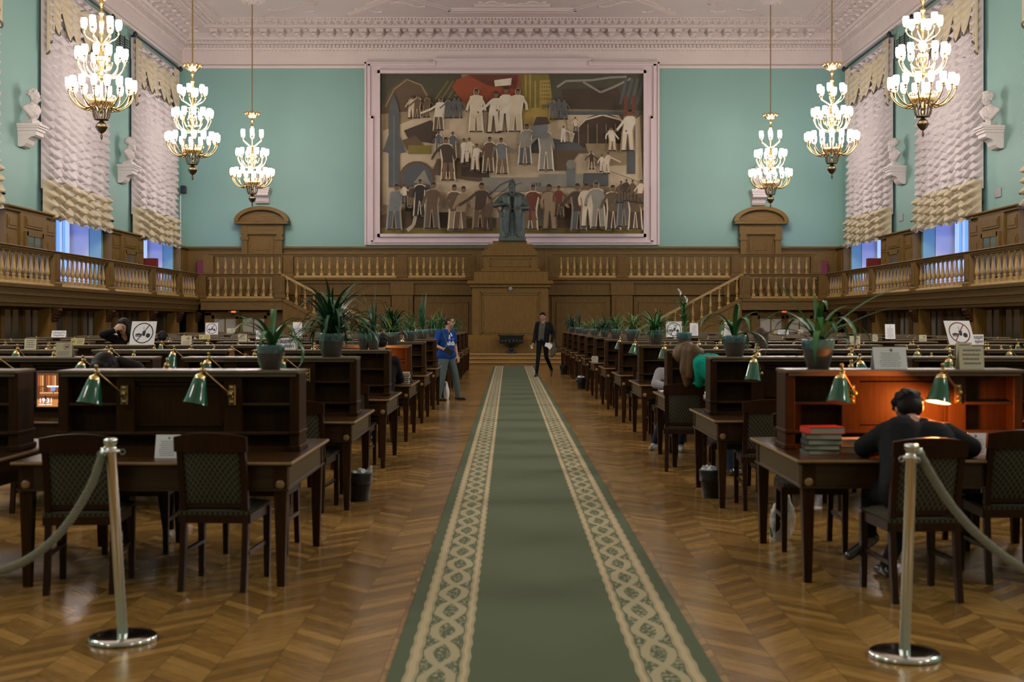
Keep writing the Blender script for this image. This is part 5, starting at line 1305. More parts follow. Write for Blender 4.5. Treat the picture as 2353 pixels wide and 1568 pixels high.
# ================================================================== MONITOR
mx, my = -3.655, 10.30
r = empty('computer_monitor', (mx, my, TZ), label='computer monitor showing a library picture and 19:31, left edge', cat='monitor')
mb = MB(); mb.cbox(-.235,.235,0,.03,.10,.405,.006); mb.build('housing', M['speaker'], r)
mb = MB(); mb.cbox(-.10,.10,-.06,.12,0,.012,.004); mb.cyl((0,.03,0),(0,.03,.2),.02,n=8); mb.build('stand', M['speaker'], r)
SM = [emis('screen_%d' % i, c, e) for i, (c, e) in enumerate([((.20,.06,.015),.55),((.75,.28,.07),.7),((.05,.015,.006),.4),((.20,.35,.75),.8),((1,.95,.95),1.3),((.55,.12,.05),.6),((.9,.5,.2),.8)])]
mb = MB(); q = lambda x0,x1,z0,z1,m,k=1: mb.box(x0,x1,-.001-.0004*k,0.0,z0,z1,m)
q(-.222,.222,.115,.39,0,0); q(-.222,.222,.115,.175,1)
for i in range(26): x = -.215+i*.0168; q(x, x+.011, .285, .37, (5,1,6,0,5,1)[i % 6]); q(x, x+.011, .235, .275, (0,5,1,0)[i % 4])
q(-.14,.0,.275,.285,4,2); q(.0,.14,.33,.36,4,2); q(-.20,.20,.222,.232,6,2); q(-.20,.20,.205,.215,5,2)
for x in (-.16,-.05,.08,.19): q(x,x+.012,.125,.205,2,2)
q(.0,.10,.165,.175,2,3); q(.01,.02,.125,.2,2,3); q(.09,.10,.125,.2,2,3); q(.0,.10,.185,.20,5,3)
mb.ball((-.09,-.001,.262),(.020,.0012,.024),14,8,3); mb.tube([(-.09,-.0015,.215),(-.09,-.0015,.238)],.003,4,2)
tm = text_mb('19:31', .052); tm.m = [4]*len(tm.f); tm.v = [(a-.15, -.0045-c, b+.148) for a, b, c in tm.v]; mb.merge(tm)
for i in range(9): q(-.205+.012*i, -.197+.012*i, .130, .136, 4, 5)
mb.build('screen', SM, r)
# ================================================================== ROPE BARRIER POSTS
def stanchion(x, y, tx, ty, lab, s):
    r = empty('barrier_post', (x, y, 0), label=lab, cat='barrier post', group='steel barrier posts')
    mb = MB(); mb.lathe([(0,0),(.158,0),(.163,.008),(.161,.02),(.150,.027),(.10,.031),(.03,.034),(0,.034)], 40); mb.build('base_disc', M['steel'], r)
    po = MB(); po.lathe([(.027,.03),(.025,.04),(.025,.90),(.031,.905),(.031,.915)], 20); pl = po.build('pole', M['steel'], r); pl.rotation_euler = (ty, tx, 0)
    mb = MB(); mb.lathe([(.031,.905),(.042,.908),(.044,.913),(.042,.918),(.026,.922),(.026,.945),(.033,.950),(.033,.968),(.028,.974),(0,.976)], 24)
    for k in range(4): a = k*pi/2+.3; mb.ring((0,0),.010,.014,'y',-.002,.002,12) ; n = 48; mb.v[-n:] = [((.052+p[0])*cos(a)-p[1]*sin(a), (.052+p[0])*sin(a)+p[1]*cos(a), .905+p[2]) for p in mb.v[-n:]]
    c = mb.build('rope_ring_cap', M['steel'], pl)
stanchion(-1.875, 6.08, -.063, 0, 'leaning polished steel barrier post at front left', -1)
stanchion(1.796, 5.78, .035, 0, 'polished steel barrier post at front right', 1)
def rope(pts, lab):
    P_ = [V(p) for p in pts]; out = []
    for i in range(len(P_)-1):
        a, b, c, d = P_[max(i-1,0)], P_[i], P_[i+1], P_[min(i+2,len(P_)-1)]
        for k in range(14): t = k/14; out.append(.5*((2*b)+(-a+c)*t+(2*a-5*b+4*c-d)*t*t+(-a+3*b-3*c+d)*t**3))
    out.append(P_[-1]); r = tag(bpy.data.objects.new('barrier_rope', None), lab, 'rope', 'grey barrier ropes'); link(r)
    mb = MB(); mb.tube(out[6:], .0185, 12)
    for i in range(6, len(out)-2, 1):                        # strands winding round the core
        pass
    n = 3
    for s_ in range(n*2):
        pts2 = []
        for i in range(6, len(out)):
            t = (out[min(i+1,len(out)-1)]-out[i-1]).normalized(); nx = t.orthogonal().normalized() if i == 6 else (nx - t*nx.dot(t)).normalized(); ny = t.cross(nx)
            a = 2*pi*s_/(n*2) + i*.9; pts2.append(out[i]+(nx*cos(a)+ny*sin(a))*.0165)
        mb.tube(pts2, .0055, 5)
    mb.build('braided_cord', M['rope'], r)
    mb = MB(); mb.tube(out[1:9], [.012]+[.021]*6+[.019], 14); mb.tube([out[0], out[1]], .005, 8); mb.ball(tuple(out[0]), .012, 10, 6); mb.build('chrome_end', M['steel'], r)
def PR(u, v, d): return P(u, v, d)
rope([PR(243,1030,6.08), PR(228,1066,6.06), PR(207,1120,6.03), PR(152,1208,5.98), PR(85,1272,5.92), PR(0,1312,5.85), PR(-160,1330,5.7), PR(-380,1270,5.5), PR(-560,1100,5.3)], 'grey braided rope hanging from the left barrier post')
rope([PR(2108,1032,5.78), PR(2122,1060,5.77), PR(2152,1112,5.76), PR(2200,1180,5.73), PR(2262,1243,5.68), PR(2353,1308,5.6), PR(2480,1350,5.5), PR(2700,1290,5.35), PR(2860,1130,5.2)], 'grey braided rope hanging from the right barrier post')
# ================================================================== CARPET
mb = MB(); mb.cbox(-.715, .715, 3.0, 44.45, 0, .010, .004); o = mb.build('carpet_runner', M['carpet'], loc=(.193, 0, .0), rot=(0,0,.0031)); tag(o, 'long green runner carpet with cream patterned borders down the aisle', 'carpet')
for i, (x, z) in enumerate((((2290-VX)/F*35.4, 443),)):
    pass
for u, v, y, lab in ((2290,443,34.9,'small grey wall plate above the near right cabinet'),(2068,500,43.6,'small grey wall plate above the far right cabinet'),(1934,440,50.6,'small grey wall plate in the back right corner')):
    mb = MB(); mb.cbox(-.03,0,-.22,.22,-.13,.13,.01); tag(mb.build('wall_plate', M['greyp'], loc=(WX, y, H+(VY-v)/F*y)), lab, 'wall plate')
LW = 850.; SKY = 5; EXPO = 0.38
# ================================================================== ORGANIC SHAPES (people, busts, statue)
def organic(name, prims, mats, voxel, parent=None, smooth=5, region=None, loc=None):
    """prims: ('c',a,b,ra,rb,m) tapered capsule or ('e',c,(rx,ry,rz),m[,Matrix]); fused into one continuous skin"""
    mb = MB()
    for p in prims:
        if p[0] == 'c':
            _, a, b, ra, rb, m = p; a = V(a); b = V(b)
            mb.ball(a, ra, 12, 8); mb.ball(b, rb, 12, 8)
            if (a-b).length > 1e-4: mb.cyl(a, b, ra, rb, 12)
        else: mb.ball(p[1], p[2], 18, 12, 0, p[4] if len(p) > 4 else None)
    me = mb.mesh('tmp', []); o = bpy.data.objects.new('tmp', me); COL.objects.link(o)
    rm = o.modifiers.new('r', 'REMESH'); rm.mode = 'VOXEL'; rm.voxel_size = voxel; rm.use_smooth_shade = True
    if smooth: s = o.modifiers.new('s', 'SMOOTH'); s.iterations = smooth; s.factor = .5
    dg = bpy.context.evaluated_depsgraph_get(); out = bpy.data.meshes.new_from_object(o.evaluated_get(dg))
    bpy.data.objects.remove(o); bpy.data.meshes.remove(me)
    out.name = name; out.materials.clear()
    for m in mats: out.materials.append(m)
    nv = len(out.vertices); co = np.empty(nv*3, np.float32); out.vertices.foreach_get('co', co); co = co.reshape(-1,3)
    n = len(out.polygons); ls = np.empty(n, np.int32); out.polygons.foreach_get('loop_start', ls); lv = np.empty(len(out.loops), np.int32); out.loops.foreach_get('vertex_index', lv)
    ctr = (co[lv[ls]]+co[lv[ls+2]])/2
    if len(mats) > 1:
        best = np.full(n, 1e9); idx = np.zeros(n, np.int32)
        for p in prims:
            if p[0] == 'c':
                a = np.array(p[1], float); b = np.array(p[2], float); ab = b-a; L = max(1e-9, ab@ab)
                t = np.clip(((ctr-a)@ab)/L, 0, 1); d = np.linalg.norm(ctr-(a+t[:,None]*ab), axis=1) - (p[3]+(p[4]-p[3])*t); m = p[5]
            else:
                q = ctr-np.array(p[1], float)
                if len(p) > 4: q = q @ np.array(p[4])
                r = np.array(p[2] if isinstance(p[2], (tuple, list)) else (p[2],)*3, float); k = np.linalg.norm(q/r, axis=1); d = (k-1)*r.min(); m = p[3]
            w = d < best; best[w] = d[w]; idx[w] = m
        if region is not None: idx = region(ctr, idx)
        out.polygons.foreach_set('material_index', idx.astype(np.int32))
    out.polygons.foreach_set('use_smooth', np.ones(n, bool)); out.update()
    r = bpy.data.objects.new(name, out); link(r, parent)
    if loc is not None: r.location = loc
    return r
def hand(pr, wr, d, nrm, curl=.6, m=0, s=1.0, side=1):
    """palm + five bent fingers; d along the hand, nrm out of the back of the hand, side = thumb side"""
    d = V(d).normalized(); nrm = V(nrm); nrm = (nrm-d*nrm.dot(d)).normalized(); x = d.cross(nrm)*side; w = V(wr)
    for q in (-.022, 0, .022): pr.append(('c', w+x*q*.6*s, w+d*.075*s+x*q*s, .017*s, .014*s, m))
    for k, (q, L) in enumerate(((.031,.070),(.0105,.080),(-.0105,.074),(-.031,.058))):
        p = w+d*.080*s+x*q*s; dd = d.copy()
        for j, f in enumerate((.45,.32,.23)):
            dd = (dd - nrm*math.tan(curl*(.5+.35*j))*.8).normalized(); e = p+dd*L*f*s
            pr.append(('c', p, e, (.0098-.0010*j)*s, (.0090-.0010*j)*s, m)); p = e
    p = w+d*.02*s+x*.022*s; dd = (d*.75+x*.7-nrm*.25).normalized()
    for j in range(2):
        e = p+dd*.042*s; pr.append(('c', p, e, .0125*s-.002*s*j, .0105*s-.001*s*j, m)); p = e; dd = (dd+d*.5-nrm*.3).normalized()
def headp(pr, c, f, up=(0,0,1), m=0, s=1.0, neck=None):
    c = V(c); f = V(f).normalized(); up = V(up); up = (up-f*up.dot(f)).normalized(); x = f.cross(up)
    Mx = Matrix((x, f, up)).transposed()
    E = lambda ox, oy, oz, r, mm=m: pr.append(('e', c+x*ox*s+f*oy*s+up*oz*s, tuple(q*s for q in r), mm, Mx))
    E(0,-.008,.030,(.074,.094,.082)); E(0,.018,-.030,(.060,.070,.078)); E(0,.036,-.078,(.036,.036,.030)); E(0,.062,.022,(.050,.024,.016)); E(0,.066,-.048,(.026,.020,.018))
    pr.append(('c', c+f*.082*s+up*.012*s, c+f*.100*s-up*.018*s, .009*s, .0135*s, m))
    for q in (-1, 1): E(q*.074,-.008,-.008,(.010,.020,.030))
    for q in (-1, 1): E(q*.036,.046,-.022,(.022,.024,.024))
    return Mx
def face_bits(parent, c, f, up=(0,0,1), s=1.0, beard=None):
    c = V(c); f = V(f).normalized(); up = V(up); up = (up-f*up.dot(f)).normalized(); x = f.cross(up)
    mb = MB()
    for q in (-1, 1): mb.ball(c+x*q*.031*s+f*.078*s+up*.002*s, .0125*s, 10, 7)
    mb.build('eyes', M['eye'], parent)
    mb = MB()
    for q in (-1, 1): mb.tube([c+x*q*(.015+.012*k)*s+f*(.088-.004*k)*s+up*(.022+.003*(k if k < 2 else 1))*s for k in range(3)], .0045*s, 5)
    mb.build('eyebrows', M['hair_dk'], parent)
    mb = MB(); mb.tube([c+x*(q*.011)*s+f*(.088-.003*abs(q))*s-up*.052*s for q in (-2,-1,0,1,2)], [.003*s,.006*s,.0065*s,.006*s,.003*s], 6); mb.build('lips', M['lip'], parent)
M['eye'] = plain('dark_eye', (.02,.015,.012), .2); M['lip'] = plain('lips', (.22,.075,.06), .5)
def person(label, J, top, legs, shoes, hair, vox=.013, sleeve='long', inner=None, hairf=None, loose=1.0, face=True, arm=1.0, region=None, fat=1.0, head_s=1.0):
    r = empty('person', (J['hip'][0], J['hip'][1], 0), label=label, cat='person')
    o = V((J['hip'][0], J['hip'][1], 0)); J = {k: (V(v)-o if k not in ('tf','hf','hup','toeL','toeR','dL','dR','nL','nR') else V(v)) for k, v in J.items()}
    tf = V(J['tf']).normalized(); up = (J['chest']-J['hip']).normalized(); sx = tf.cross(up).normalized()   # sx = his right
    pr = []; hip, chest, neck, head = J['hip'], J['chest'], J['neck'], J['head']; F_ = fat
    for q in (-1, 1):
        pr.append(('c', hip+sx*.085*q*F_, hip+sx*.06*q+up*.05, .105*F_, .108*F_, 2))
        pr.append(('c', hip+sx*.070*q*F_+up*.12, chest+sx*.085*q, .108*F_, .115*F_, 1))
        pr.append(('c', hip+sx*.075*q*F_+up*.05, hip+sx*.07*q*F_+up*.14, .112*F_*loose, .110*F_, 1))
        pr.append(('c', chest+sx*.05*q, neck-up*.05+sx*.06*q, .10, .06, 1))
    for sd, q in (('L', -1), ('R', 1)):
        sh, el, wr = J['sh'+sd], J['el'+sd], J['wr'+sd]
        pr.append(('c', chest+sx*q*.08+up*.07, sh, .082, .064, 1))
        if sleeve == 'short':
            mid = sh.lerp(el, .62); pr += [('c', sh, mid, .062, .060, 1), ('c', mid, el, .044, .038, 0), ('c', el, wr, .040, .026, 0)]
        else: pr += [('c', sh, el, .060*arm, .048*arm, 1), ('c', el, wr, .048*arm, .036*arm, 1), ('c', wr, wr+(wr-el).normalized()*.02, .026, .022, 0)]
        d = J.get('d'+sd) or (wr-el).normalized(); nr = J.get('n'+sd) or sx*q
        hand(pr, wr+d.normalized()*.015, d, nr, .55, 0, 1.0, -q if sd == 'R' else 1)
        hj, kn, an = hip+sx*q*.09-up*.02, J['kn'+sd], J['an'+sd]
        if 'hj'+sd in J: hj = J['hj'+sd]
        pr += [('c', hj, kn, .088*loose*F_, .060*loose, 2), ('c', kn, kn.lerp(an,.4), .060*loose, .056*loose, 2), ('c', kn.lerp(an,.4), an, .056*loose, .043*loose, 2)]
        toe = J['toe'+sd].normalized()
        pr += [('c', an-V((0,0,.02)), an+toe*.02-V((0,0,.035)), .040, .040, 3), ('c', an-toe*.035-V((0,0,.045)), an+toe*.14-V((0,0,.055)), .035, .030, 3)]
    pr.append(('c', neck-up*.03, head-V((0,0,.05)), .052, .050, 0))
    hup = J.get('hup') or V((0,0,1)); hf = J['hf'].normalized(); headp(pr, head, hf, hup, 0, head_s)
    mats = [M['skin'], top, legs, shoes, inner or top]
    body = organic('body', pr, mats, vox, r, 4, (lambda c, i: region(c, i, hip, chest, tf, sx, neck)) if region else None)
    if hairf is not False:
        hu = (hup-hf*hup.dot(hf)).normalized(); hx = hf.cross(hu); Mx = Matrix((hx, hf, hu)).transposed(); hp = []
        rn = random.Random(len(label)); cr = V((0,-.02,.035))
        for k in range(34):
            a_ = rn.uniform(0,2*pi); b_ = rn.uniform(-.25,1.5); pz = V((.078*cos(b_)*cos(a_), .090*cos(b_)*sin(a_), .078*sin(b_)))+cr
            if pz.y > .03 and pz.z < .07: continue
            hp.append(('e', head+(hx*pz.x+hf*pz.y+hu*pz.z)*head_s, (.020*head_s,.020*head_s,.014*head_s), 0, Mx))
        for e in (hairf or [(0,-.020,.045,.082,.092,.078),(0,-.04,.0,.078,.070,.07),(0,.045,.088,.055,.04,.03)]):
            hp.append(('e', head+(hx*e[0]+hf*e[1]+hu*e[2])*head_s, (e[3]*head_s, e[4]*head_s, e[5]*head_s), 0, Mx))
        organic('hair', hp, [hair], max(vox*.7,.007), r, 1)
    if face: face_bits(r, head, hf, hup, head_s)
    return r, pr
cl = lambda n, c, **k: plain(n, c, .85, 0, .15, bmp=.25, bscale=60, var=.15, vscale=14, **k)
T = {'blue': cl('royal_blue_cotton', (.010,.05,.25)), 'jeans': cl('faded_grey_jeans', (.085,.115,.125)), 'blk': cl('black_jacket_cloth', (.008,.008,.010)), 'sweat': cl('olive_grey_sweater', (.085,.085,.06)),
     'suit': cl('dark_navy_suit', (.010,.011,.015)), 'teal': cl('teal_sweater', (.006,.28,.22)), 'grey': cl('pale_grey_shirt', (.27,.28,.32)), 'jeans2': cl('dark_blue_jeans', (.02,.032,.055)), 'lblue': cl('light_blue_shirt', (.24,.29,.52)),
     'shoe': plain('black_shoe', (.010,.010,.012), .25, coat=.5), 'sneak': plain('grey_trainers', (.30,.30,.31), .6)}
# --- man in blue T-shirt, walking right
f = (.80,-.60,0)
r, pr = person('man in bright blue T-shirt and grey jeans walking towards the carpet, holding a dark folder', dict(hip=(-1.29,24.75,.86), chest=(-1.30,24.74,1.22), neck=(-1.275,24.72,1.40), head=(-1.225,24.70,1.54), tf=f, hf=(.97,-.2,-.05),
    shR=(-1.43,24.60,1.33), elR=(-1.51,24.50,1.09), wrR=(-1.35,24.38,1.03), shL=(-1.17,24.88,1.33), elL=(-1.13,24.98,1.06), wrL=(-1.09,24.85,.90), dR=(.8,-.1,-.35), nR=(-.2,-.9,.4), dL=(.3,-.2,-.9), nL=(.6,-.6,0),
    knR=(-1.37,24.60,.47), anR=(-1.43,24.57,.085), knL=(-1.12,24.84,.48), anL=(-1.07,24.90,.085), toeR=(1,-.25,0), toeL=(1,-.2,0)), T['blue'], T['jeans'], T['shoe'], M['hair_br'], .0095, 'short', loose=1.22, fat=1.05,
    hairf=[(0,-.026,.048,.082,.088,.074),(0,-.045,.005,.077,.062,.06),(0,.025,.080,.062,.05,.03)])
# shirt print wrapped on the chest
def wrap_print(mb, root, pos, ang, px_off=0):
    return
def chest_print(root, pr, ctr, fdir, sxd, shapes, matr):
    """drape flat print outlines on the chest by casting onto the body"""
    body = [k for k in KIDS[root.name] if k.name.startswith('body')][0]; mb = MB()
    for poly in shapes.f:
        pts = []
        for i in poly:
            a, b, _ = shapes.v[i]; o = ctr + sxd*a + V((0,0,b)); hit, loc, nrm, _i = body.ray_cast(o+fdir*.6, -fdir)
            if not hit: pts = []; break
            pts.append(loc+nrm*.003)
        if len(pts) > 2: mb.add(pts, [list(range(len(pts)))])
    if mb.v: mb.build('shirt_print', matr, root)
fd = V((.62,-.78,0)).normalized(); sxd = V((.78,.62,0))
sh = MB()
tm = text_mb('adidas', .125, ext=0, bold=.004); sh.merge(tm)
for k in range(3):
    x0 = -.085+.055*k; hgt = .05+.045*k
    q = [(x0,.115),(x0+.045,.115),(x0+.045-.0+.0,.115)]
    sh.add([(x0,.115,0),(x0+.042,.115,0),(x0+.042-.0*hgt+.01-hgt*.45,.115+hgt,0),(x0+.0-hgt*.45-.0+.0+.0,.115+hgt*.82,0)] if False else [(x0+.01,.115,0),(x0+.05,.115,0),(x0+.05-hgt*.52,.115+hgt,0),(x0+.014-hgt*.36,.115+hgt*.72,0)], [(0,1,2,3)])
bpy.context.view_layer.update()
chest_print(r, pr, V((.075,-.02,1.09)), fd, sxd, sh, M['paper'])
mb = MB(); mb.cbox(-.09,.09,-.012,.012,-.065,.065,.006); mb.box(.06,.066,-.014,-.011,-.06,.06)
tag(mb.build('zip_folder', T['shoe'], loc=(-1.225,24.28,.985), rot=(0,.62,.1)), 'dark zipped folder held by the man in blue T-shirt', 'folder')
mb = MB(); mb.tube([(-1.36,24.62,1.40),(-1.33,24.52,1.30),(-1.28,24.50,1.16),(-1.25,24.46,1.02)], .013, 6); tag(mb.build('shoulder_strap', plain('dark_green_strap',(.01,.05,.035),.7)), 'dark green bag strap across the chest of the man in blue', 'strap')
# --- man in black jacket
def jacket(c, i, hip, chest, tf, sx, neck):
    q = c-np.array(hip); s_ = q@np.array(sx); fr = q@np.array(tf); zz = c[:,2]
    w = (i == 1) & (s_ < .115) & (s_ > -.055) & (fr > .03) & (zz > hip.z+.02) & (zz < neck.z+.1); i[w] = 4; return i
f = (-.30,-.95,0)
r, pr = person('man in black jacket, olive sweater and black trousers walking forward on the carpet', dict(hip=(.86,35.75,1.00), chest=(.895,35.72,1.36), neck=(.885,35.70,1.57), head=(.86,35.66,1.70), tf=f, hf=(-.12,-1,-.05),
    shR=(.725,35.72,1.49), elR=(.655,35.75,1.20), wrR=(.605,35.58,.97), shL=(1.06,35.70,1.49), elL=(1.17,35.76,1.21), wrL=(1.12,35.62,.99), dR=(-.35,-.5,-.7), nR=(-.8,0,.5), dL=(-.3,-.3,-.9), nL=(.8,-.2,0),
    knR=(.73,35.60,.54), anR=(.685,35.55,.09), knL=(.965,35.72,.56), anL=(1.12,36.02,.20), toeR=(-.35,-.9,0), toeL=(-.1,-.45,-.85)), T['blk'], cl('black_trousers',(.007,.007,.009)), T['shoe'], M['hair_dk'], .0105, inner=T['sweat'], arm=1.3, fat=1.0, region=jacket,
    hairf=[(0,-.012,.058,.084,.092,.072),(0,-.03,.02,.080,.08,.06),(0,.03,.100,.07,.06,.035)])
mb = MB(); mb.lathe([(.026,0),(.036,.10),(.038,.10),(.038,.104),(.0,.104)], 16); tag(mb.build('paper_cup', M['paper'], loc=(.553,35.46,.80), rot=(0,-.15,0)), 'white paper cup held by the man in black jacket', 'cup')
mb = MB(); mb.box(-.11,.09,-.01,.01,-.05,.06); mb.add([(-.12,-.015,-.01),(.06,-.02,-.10),(.10,-.02,.02),(-.02,-.02,.09)],[(0,1,2,3)]); tag(mb.build('loose_papers', M['paper'], loc=(1.03,35.46,.885), rot=(0,.3,0)), 'pale papers in the hand of the man in black jacket', 'papers')
organic_j = [('c',(0,0,0),(.02,0,-.28),.045,.06,0),('c',(.04,.02,-.02),(.09,.02,-.20),.035,.05,0),('c',(-.02,0,-.1),(-.03,0,-.34),.04,.045,0)]
tag(organic('folded_jacket', organic_j, [T['sweat']], .012, loc=(1.14,35.50,.93)), 'grey green garment hanging from the hand of the man in black', 'garment')
# --- suited man
r, pr = person('person in dark suit seated with back turned, bent over the front right desk', dict(hip=(2.29,7.12,.56), chest=(2.36,7.36,.84), neck=(2.375,7.47,.96), head=(2.375,7.58,1.005), tf=(.02,.85,-.5), hf=(-.05,.72,-.68), hup=(0,.6,.75),
    shL=(2.20,7.40,.875), elL=(2.09,7.50,.79), wrL=(2.28,7.74,.775), shR=(2.54,7.40,.87), elR=(2.72,7.48,.79), wrR=(2.56,7.73,.775), dL=(.8,.5,0), nL=(0,0,1), dR=(-.8,.5,0), nR=(0,0,1),
    knL=(2.16,7.60,.52), anL=(2.08,7.36,.30), knR=(2.46,7.58,.53), anR=(2.24,7.55,.085), toeL=(-.75,-.1,-.45), toeR=(-.1,1,0)), T['suit'], T['suit'], T['shoe'], M['hair_dk'], .0115, arm=1.3, fat=1.18, face=False,
    hairf=[(0,-.022,.040,.085,.096,.080),(0,-.045,-.01,.080,.062,.07),(0,.03,.07,.065,.05,.04)])
# --- person in teal sweater bending
r, pr = person('person with long light brown hair in teal sweater bending over third right desk', dict(hip=(2.20,12.62,.93), chest=(1.99,12.80,1.10), neck=(1.88,12.86,1.16), head=(1.80,12.90,1.20), tf=(-.35,.35,-.85), hf=(-.45,.5,-.75), hup=(-.6,.4,.5),
    shR=(1.98,13.00,1.13), elR=(2.04,13.16,.93), wrR=(1.98,13.36,.80), shL=(1.89,12.70,1.12), elL=(1.90,12.80,.93), wrL=(1.90,13.32,.79), dR=(0,1,-.2), nR=(0,0,1), dL=(0,1,-.2), nL=(0,0,1),
    knL=(2.16,12.66,.50), anL=(2.18,12.60,.085), knR=(2.34,12.66,.50), anR=(2.34,12.62,.085), toeL=(-.3,.9,0), toeR=(-.3,.9,0), hjL=(2.16,12.60,.88), hjR=(2.30,12.64,.88)), T['teal'], T['jeans2'], T['shoe'], M['hair_blond'], .012, arm=1.12, face=False,
    hairf=[(0,-.02,.05,.092,.100,.085),(0,-.05,.0,.088,.075,.09),(.02,.05,.12,.06,.10,.05),(-.02,.06,.05,.085,.06,.09)])
hp = [('c',(1.80,12.86,1.24),(1.765,12.84,1.05),.085,.065,0),('c',(1.765,12.84,1.05),(1.775,12.84,.90),.062,.03,0),('c',(1.84,12.80,1.24),(1.80,12.78,1.0),.075,.04,0),('c',(1.90,12.86,1.22),(1.82,12.84,1.22),.06,.08,0)]
h = organic('loose_hair', hp, [M['hair_blond']], .011, r, 3); h.location = (-r.location.x, -r.location.y, 0)
# --- person in grey shirt, far side of the third right desk
person('person in pale grey shirt hunched behind the third right desk, mostly hidden', dict(hip=(1.95,15.30,.55), chest=(1.93,15.13,.86), neck=(1.97,15.05,1.00), head=(2.0,14.97,1.09), tf=(0,-.9,-.4), hf=(0,-.75,-.6), hup=(0,-.5,.8),
    shR=(1.77,15.10,.93), elR=(1.70,14.98,.80), wrR=(1.84,14.80,.775), shL=(2.12,15.08,.93), elL=(2.20,14.95,.80), wrL=(2.08,14.80,.775), dR=(.6,-.6,0), nR=(0,0,1), dL=(-.6,-.6,0), nL=(0,0,1),
    knL=(2.05,14.90,.50), anL=(2.0,15.0,.085), knR=(1.82,14.92,.50), anR=(1.71,15.2,.085), toeL=(0,-1,0), toeR=(-.4,-.9,0)), T['grey'], T['jeans2'], T['sneak'], M['hair_br'], .013, arm=1.15)
# --- woman behind the front left desk
r, pr = person('dark-haired person behind the front left desk, only top of head and legs visible', dict(hip=(-2.52,9.0,.56), chest=(-2.70,8.98,.88), neck=(-2.80,8.95,1.06), head=(-2.875,8.90,1.19), tf=(0,-.95,-.2), hf=(-.15,-.8,-.55), hup=(-.1,-.4,.85),
    shR=(-2.88,8.97,.98), elR=(-2.92,8.80,.80), wrR=(-2.75,8.60,.775), shL=(-2.54,8.97,1.0), elL=(-2.42,8.82,.80), wrL=(-2.55,8.60,.775), dR=(.6,-.6,0), nR=(0,0,1), dL=(-.6,-.6,0), nL=(0,0,1),
    knL=(-2.38,8.62,.50), anL=(-2.42,8.88,.085), knR=(-2.66,8.62,.50), anR=(-2.73,8.86,.085), toeL=(.2,-1,0), toeR=(-.2,-1,0)), T['blk'], T['blk'], T['sneak'], M['hair_dk'], .012,
    hairf=[(0,-.02,.045,.088,.100,.085),(0,-.05,.0,.085,.070,.08),(0,.05,.075,.065,.045,.04)])
h = organic('ponytail', [('c',(-2.80,9.0,1.24),(-2.68,9.03,1.20),.055,.05,0),('c',(-2.68,9.03,1.20),(-2.58,9.05,1.08),.05,.03,0)], [M['hair_dk']], .011, r, 3); h.location = (-r.location.x, -r.location.y, 0)
# --- woman with hand at her cheek
r, pr = person('dark-haired woman in black leaning cheek on hand, left of the large no-food sign', dict(hip=(-5.62,18.75,.88), chest=(-5.64,18.55,1.16), neck=(-5.66,18.47,1.34), head=(-5.67,18.40,1.47), tf=(0,-.9,-.3), hf=(-.1,-.95,-.25),
    shR=(-5.81,18.52,1.28), elR=(-5.95,18.35,1.36), wrR=(-5.79,18.30,1.41), shL=(-5.48,18.52,1.28), elL=(-5.38,18.35,1.10), wrL=(-5.50,18.22,1.08), dR=(.8,0,.4), nR=(0,-1,.2), dL=(-.5,-.7,0), nL=(0,0,1),
    knL=(-5.53,18.6,.48), anL=(-5.53,18.72,.085), knR=(-5.73,18.6,.48), anR=(-5.73,18.72,.085), toeL=(0,-1,0), toeR=(0,-1,0)), T['blk'], T['blk'], T['shoe'], M['hair_dk'], .013, arm=1.2,
    hairf=[(0,-.02,.050,.086,.096,.080),(0,-.04,-.02,.084,.070,.10),(.068,.0,-.06,.030,.055,.11),(-.068,.0,-.06,.030,.055,.11)])
# --- seated readers seen from behind
def reader(x, y, z, label, top, hair, big=1.0, hf=(0,.9,-.3)):
    o = V((x, y, 0)); q = lambda a, b, c: (x+a, y+b, c)
    return person(label, dict(hip=q(0,0,.56), chest=q(0,.10,.88*z), neck=q(0,.14,1.07*z), head=q(0,.18,1.20*z), tf=(0,.95,-.2), hf=hf,
      shR=q(.17,.1,.99*z), elR=q(.23,.28,.80), wrR=q(.1,.50,.775), shL=q(-.17,.1,.99*z), elL=q(-.23,.28,.80), wrL=q(-.1,.50,.775), dR=(-.3,.9,0), nR=(0,0,1), dL=(.3,.9,0), nL=(0,0,1),
      knL=q(-.13,.42,.50), anL=q(-.13,.38,.085), knR=q(.13,.42,.50), anR=q(.13,.38,.085), toeL=(0,1,0), toeR=(0,1,0)), top, T['jeans2'], T['shoe'], hair, .014, face=False, arm=1.15)
r, pr = reader(3.10, 15.62, 1.12, 'person in light blue shirt seated with back turned, right of second plant', T['lblue'], M['hair_br'])
organic_h = [('c',(3.10,15.74,1.38),(3.10,15.70,1.22),.095,.08,0)]
h = organic('long_hair', organic_h, [M['hair_br']], .012, r, 2); h.location = (-r.location.x, -r.location.y, 0)
reader(-1.66, 15.85, 1.06, 'person in black coat seated beside the book stacks, fourth left aisle desk', T['blk'], M['hair_dk'])
reader(-6.10, 21.85, 1.05, 'seated dark-haired person, just the head showing, right of large left no-food sign', T['blk'], M['hair_dk'])
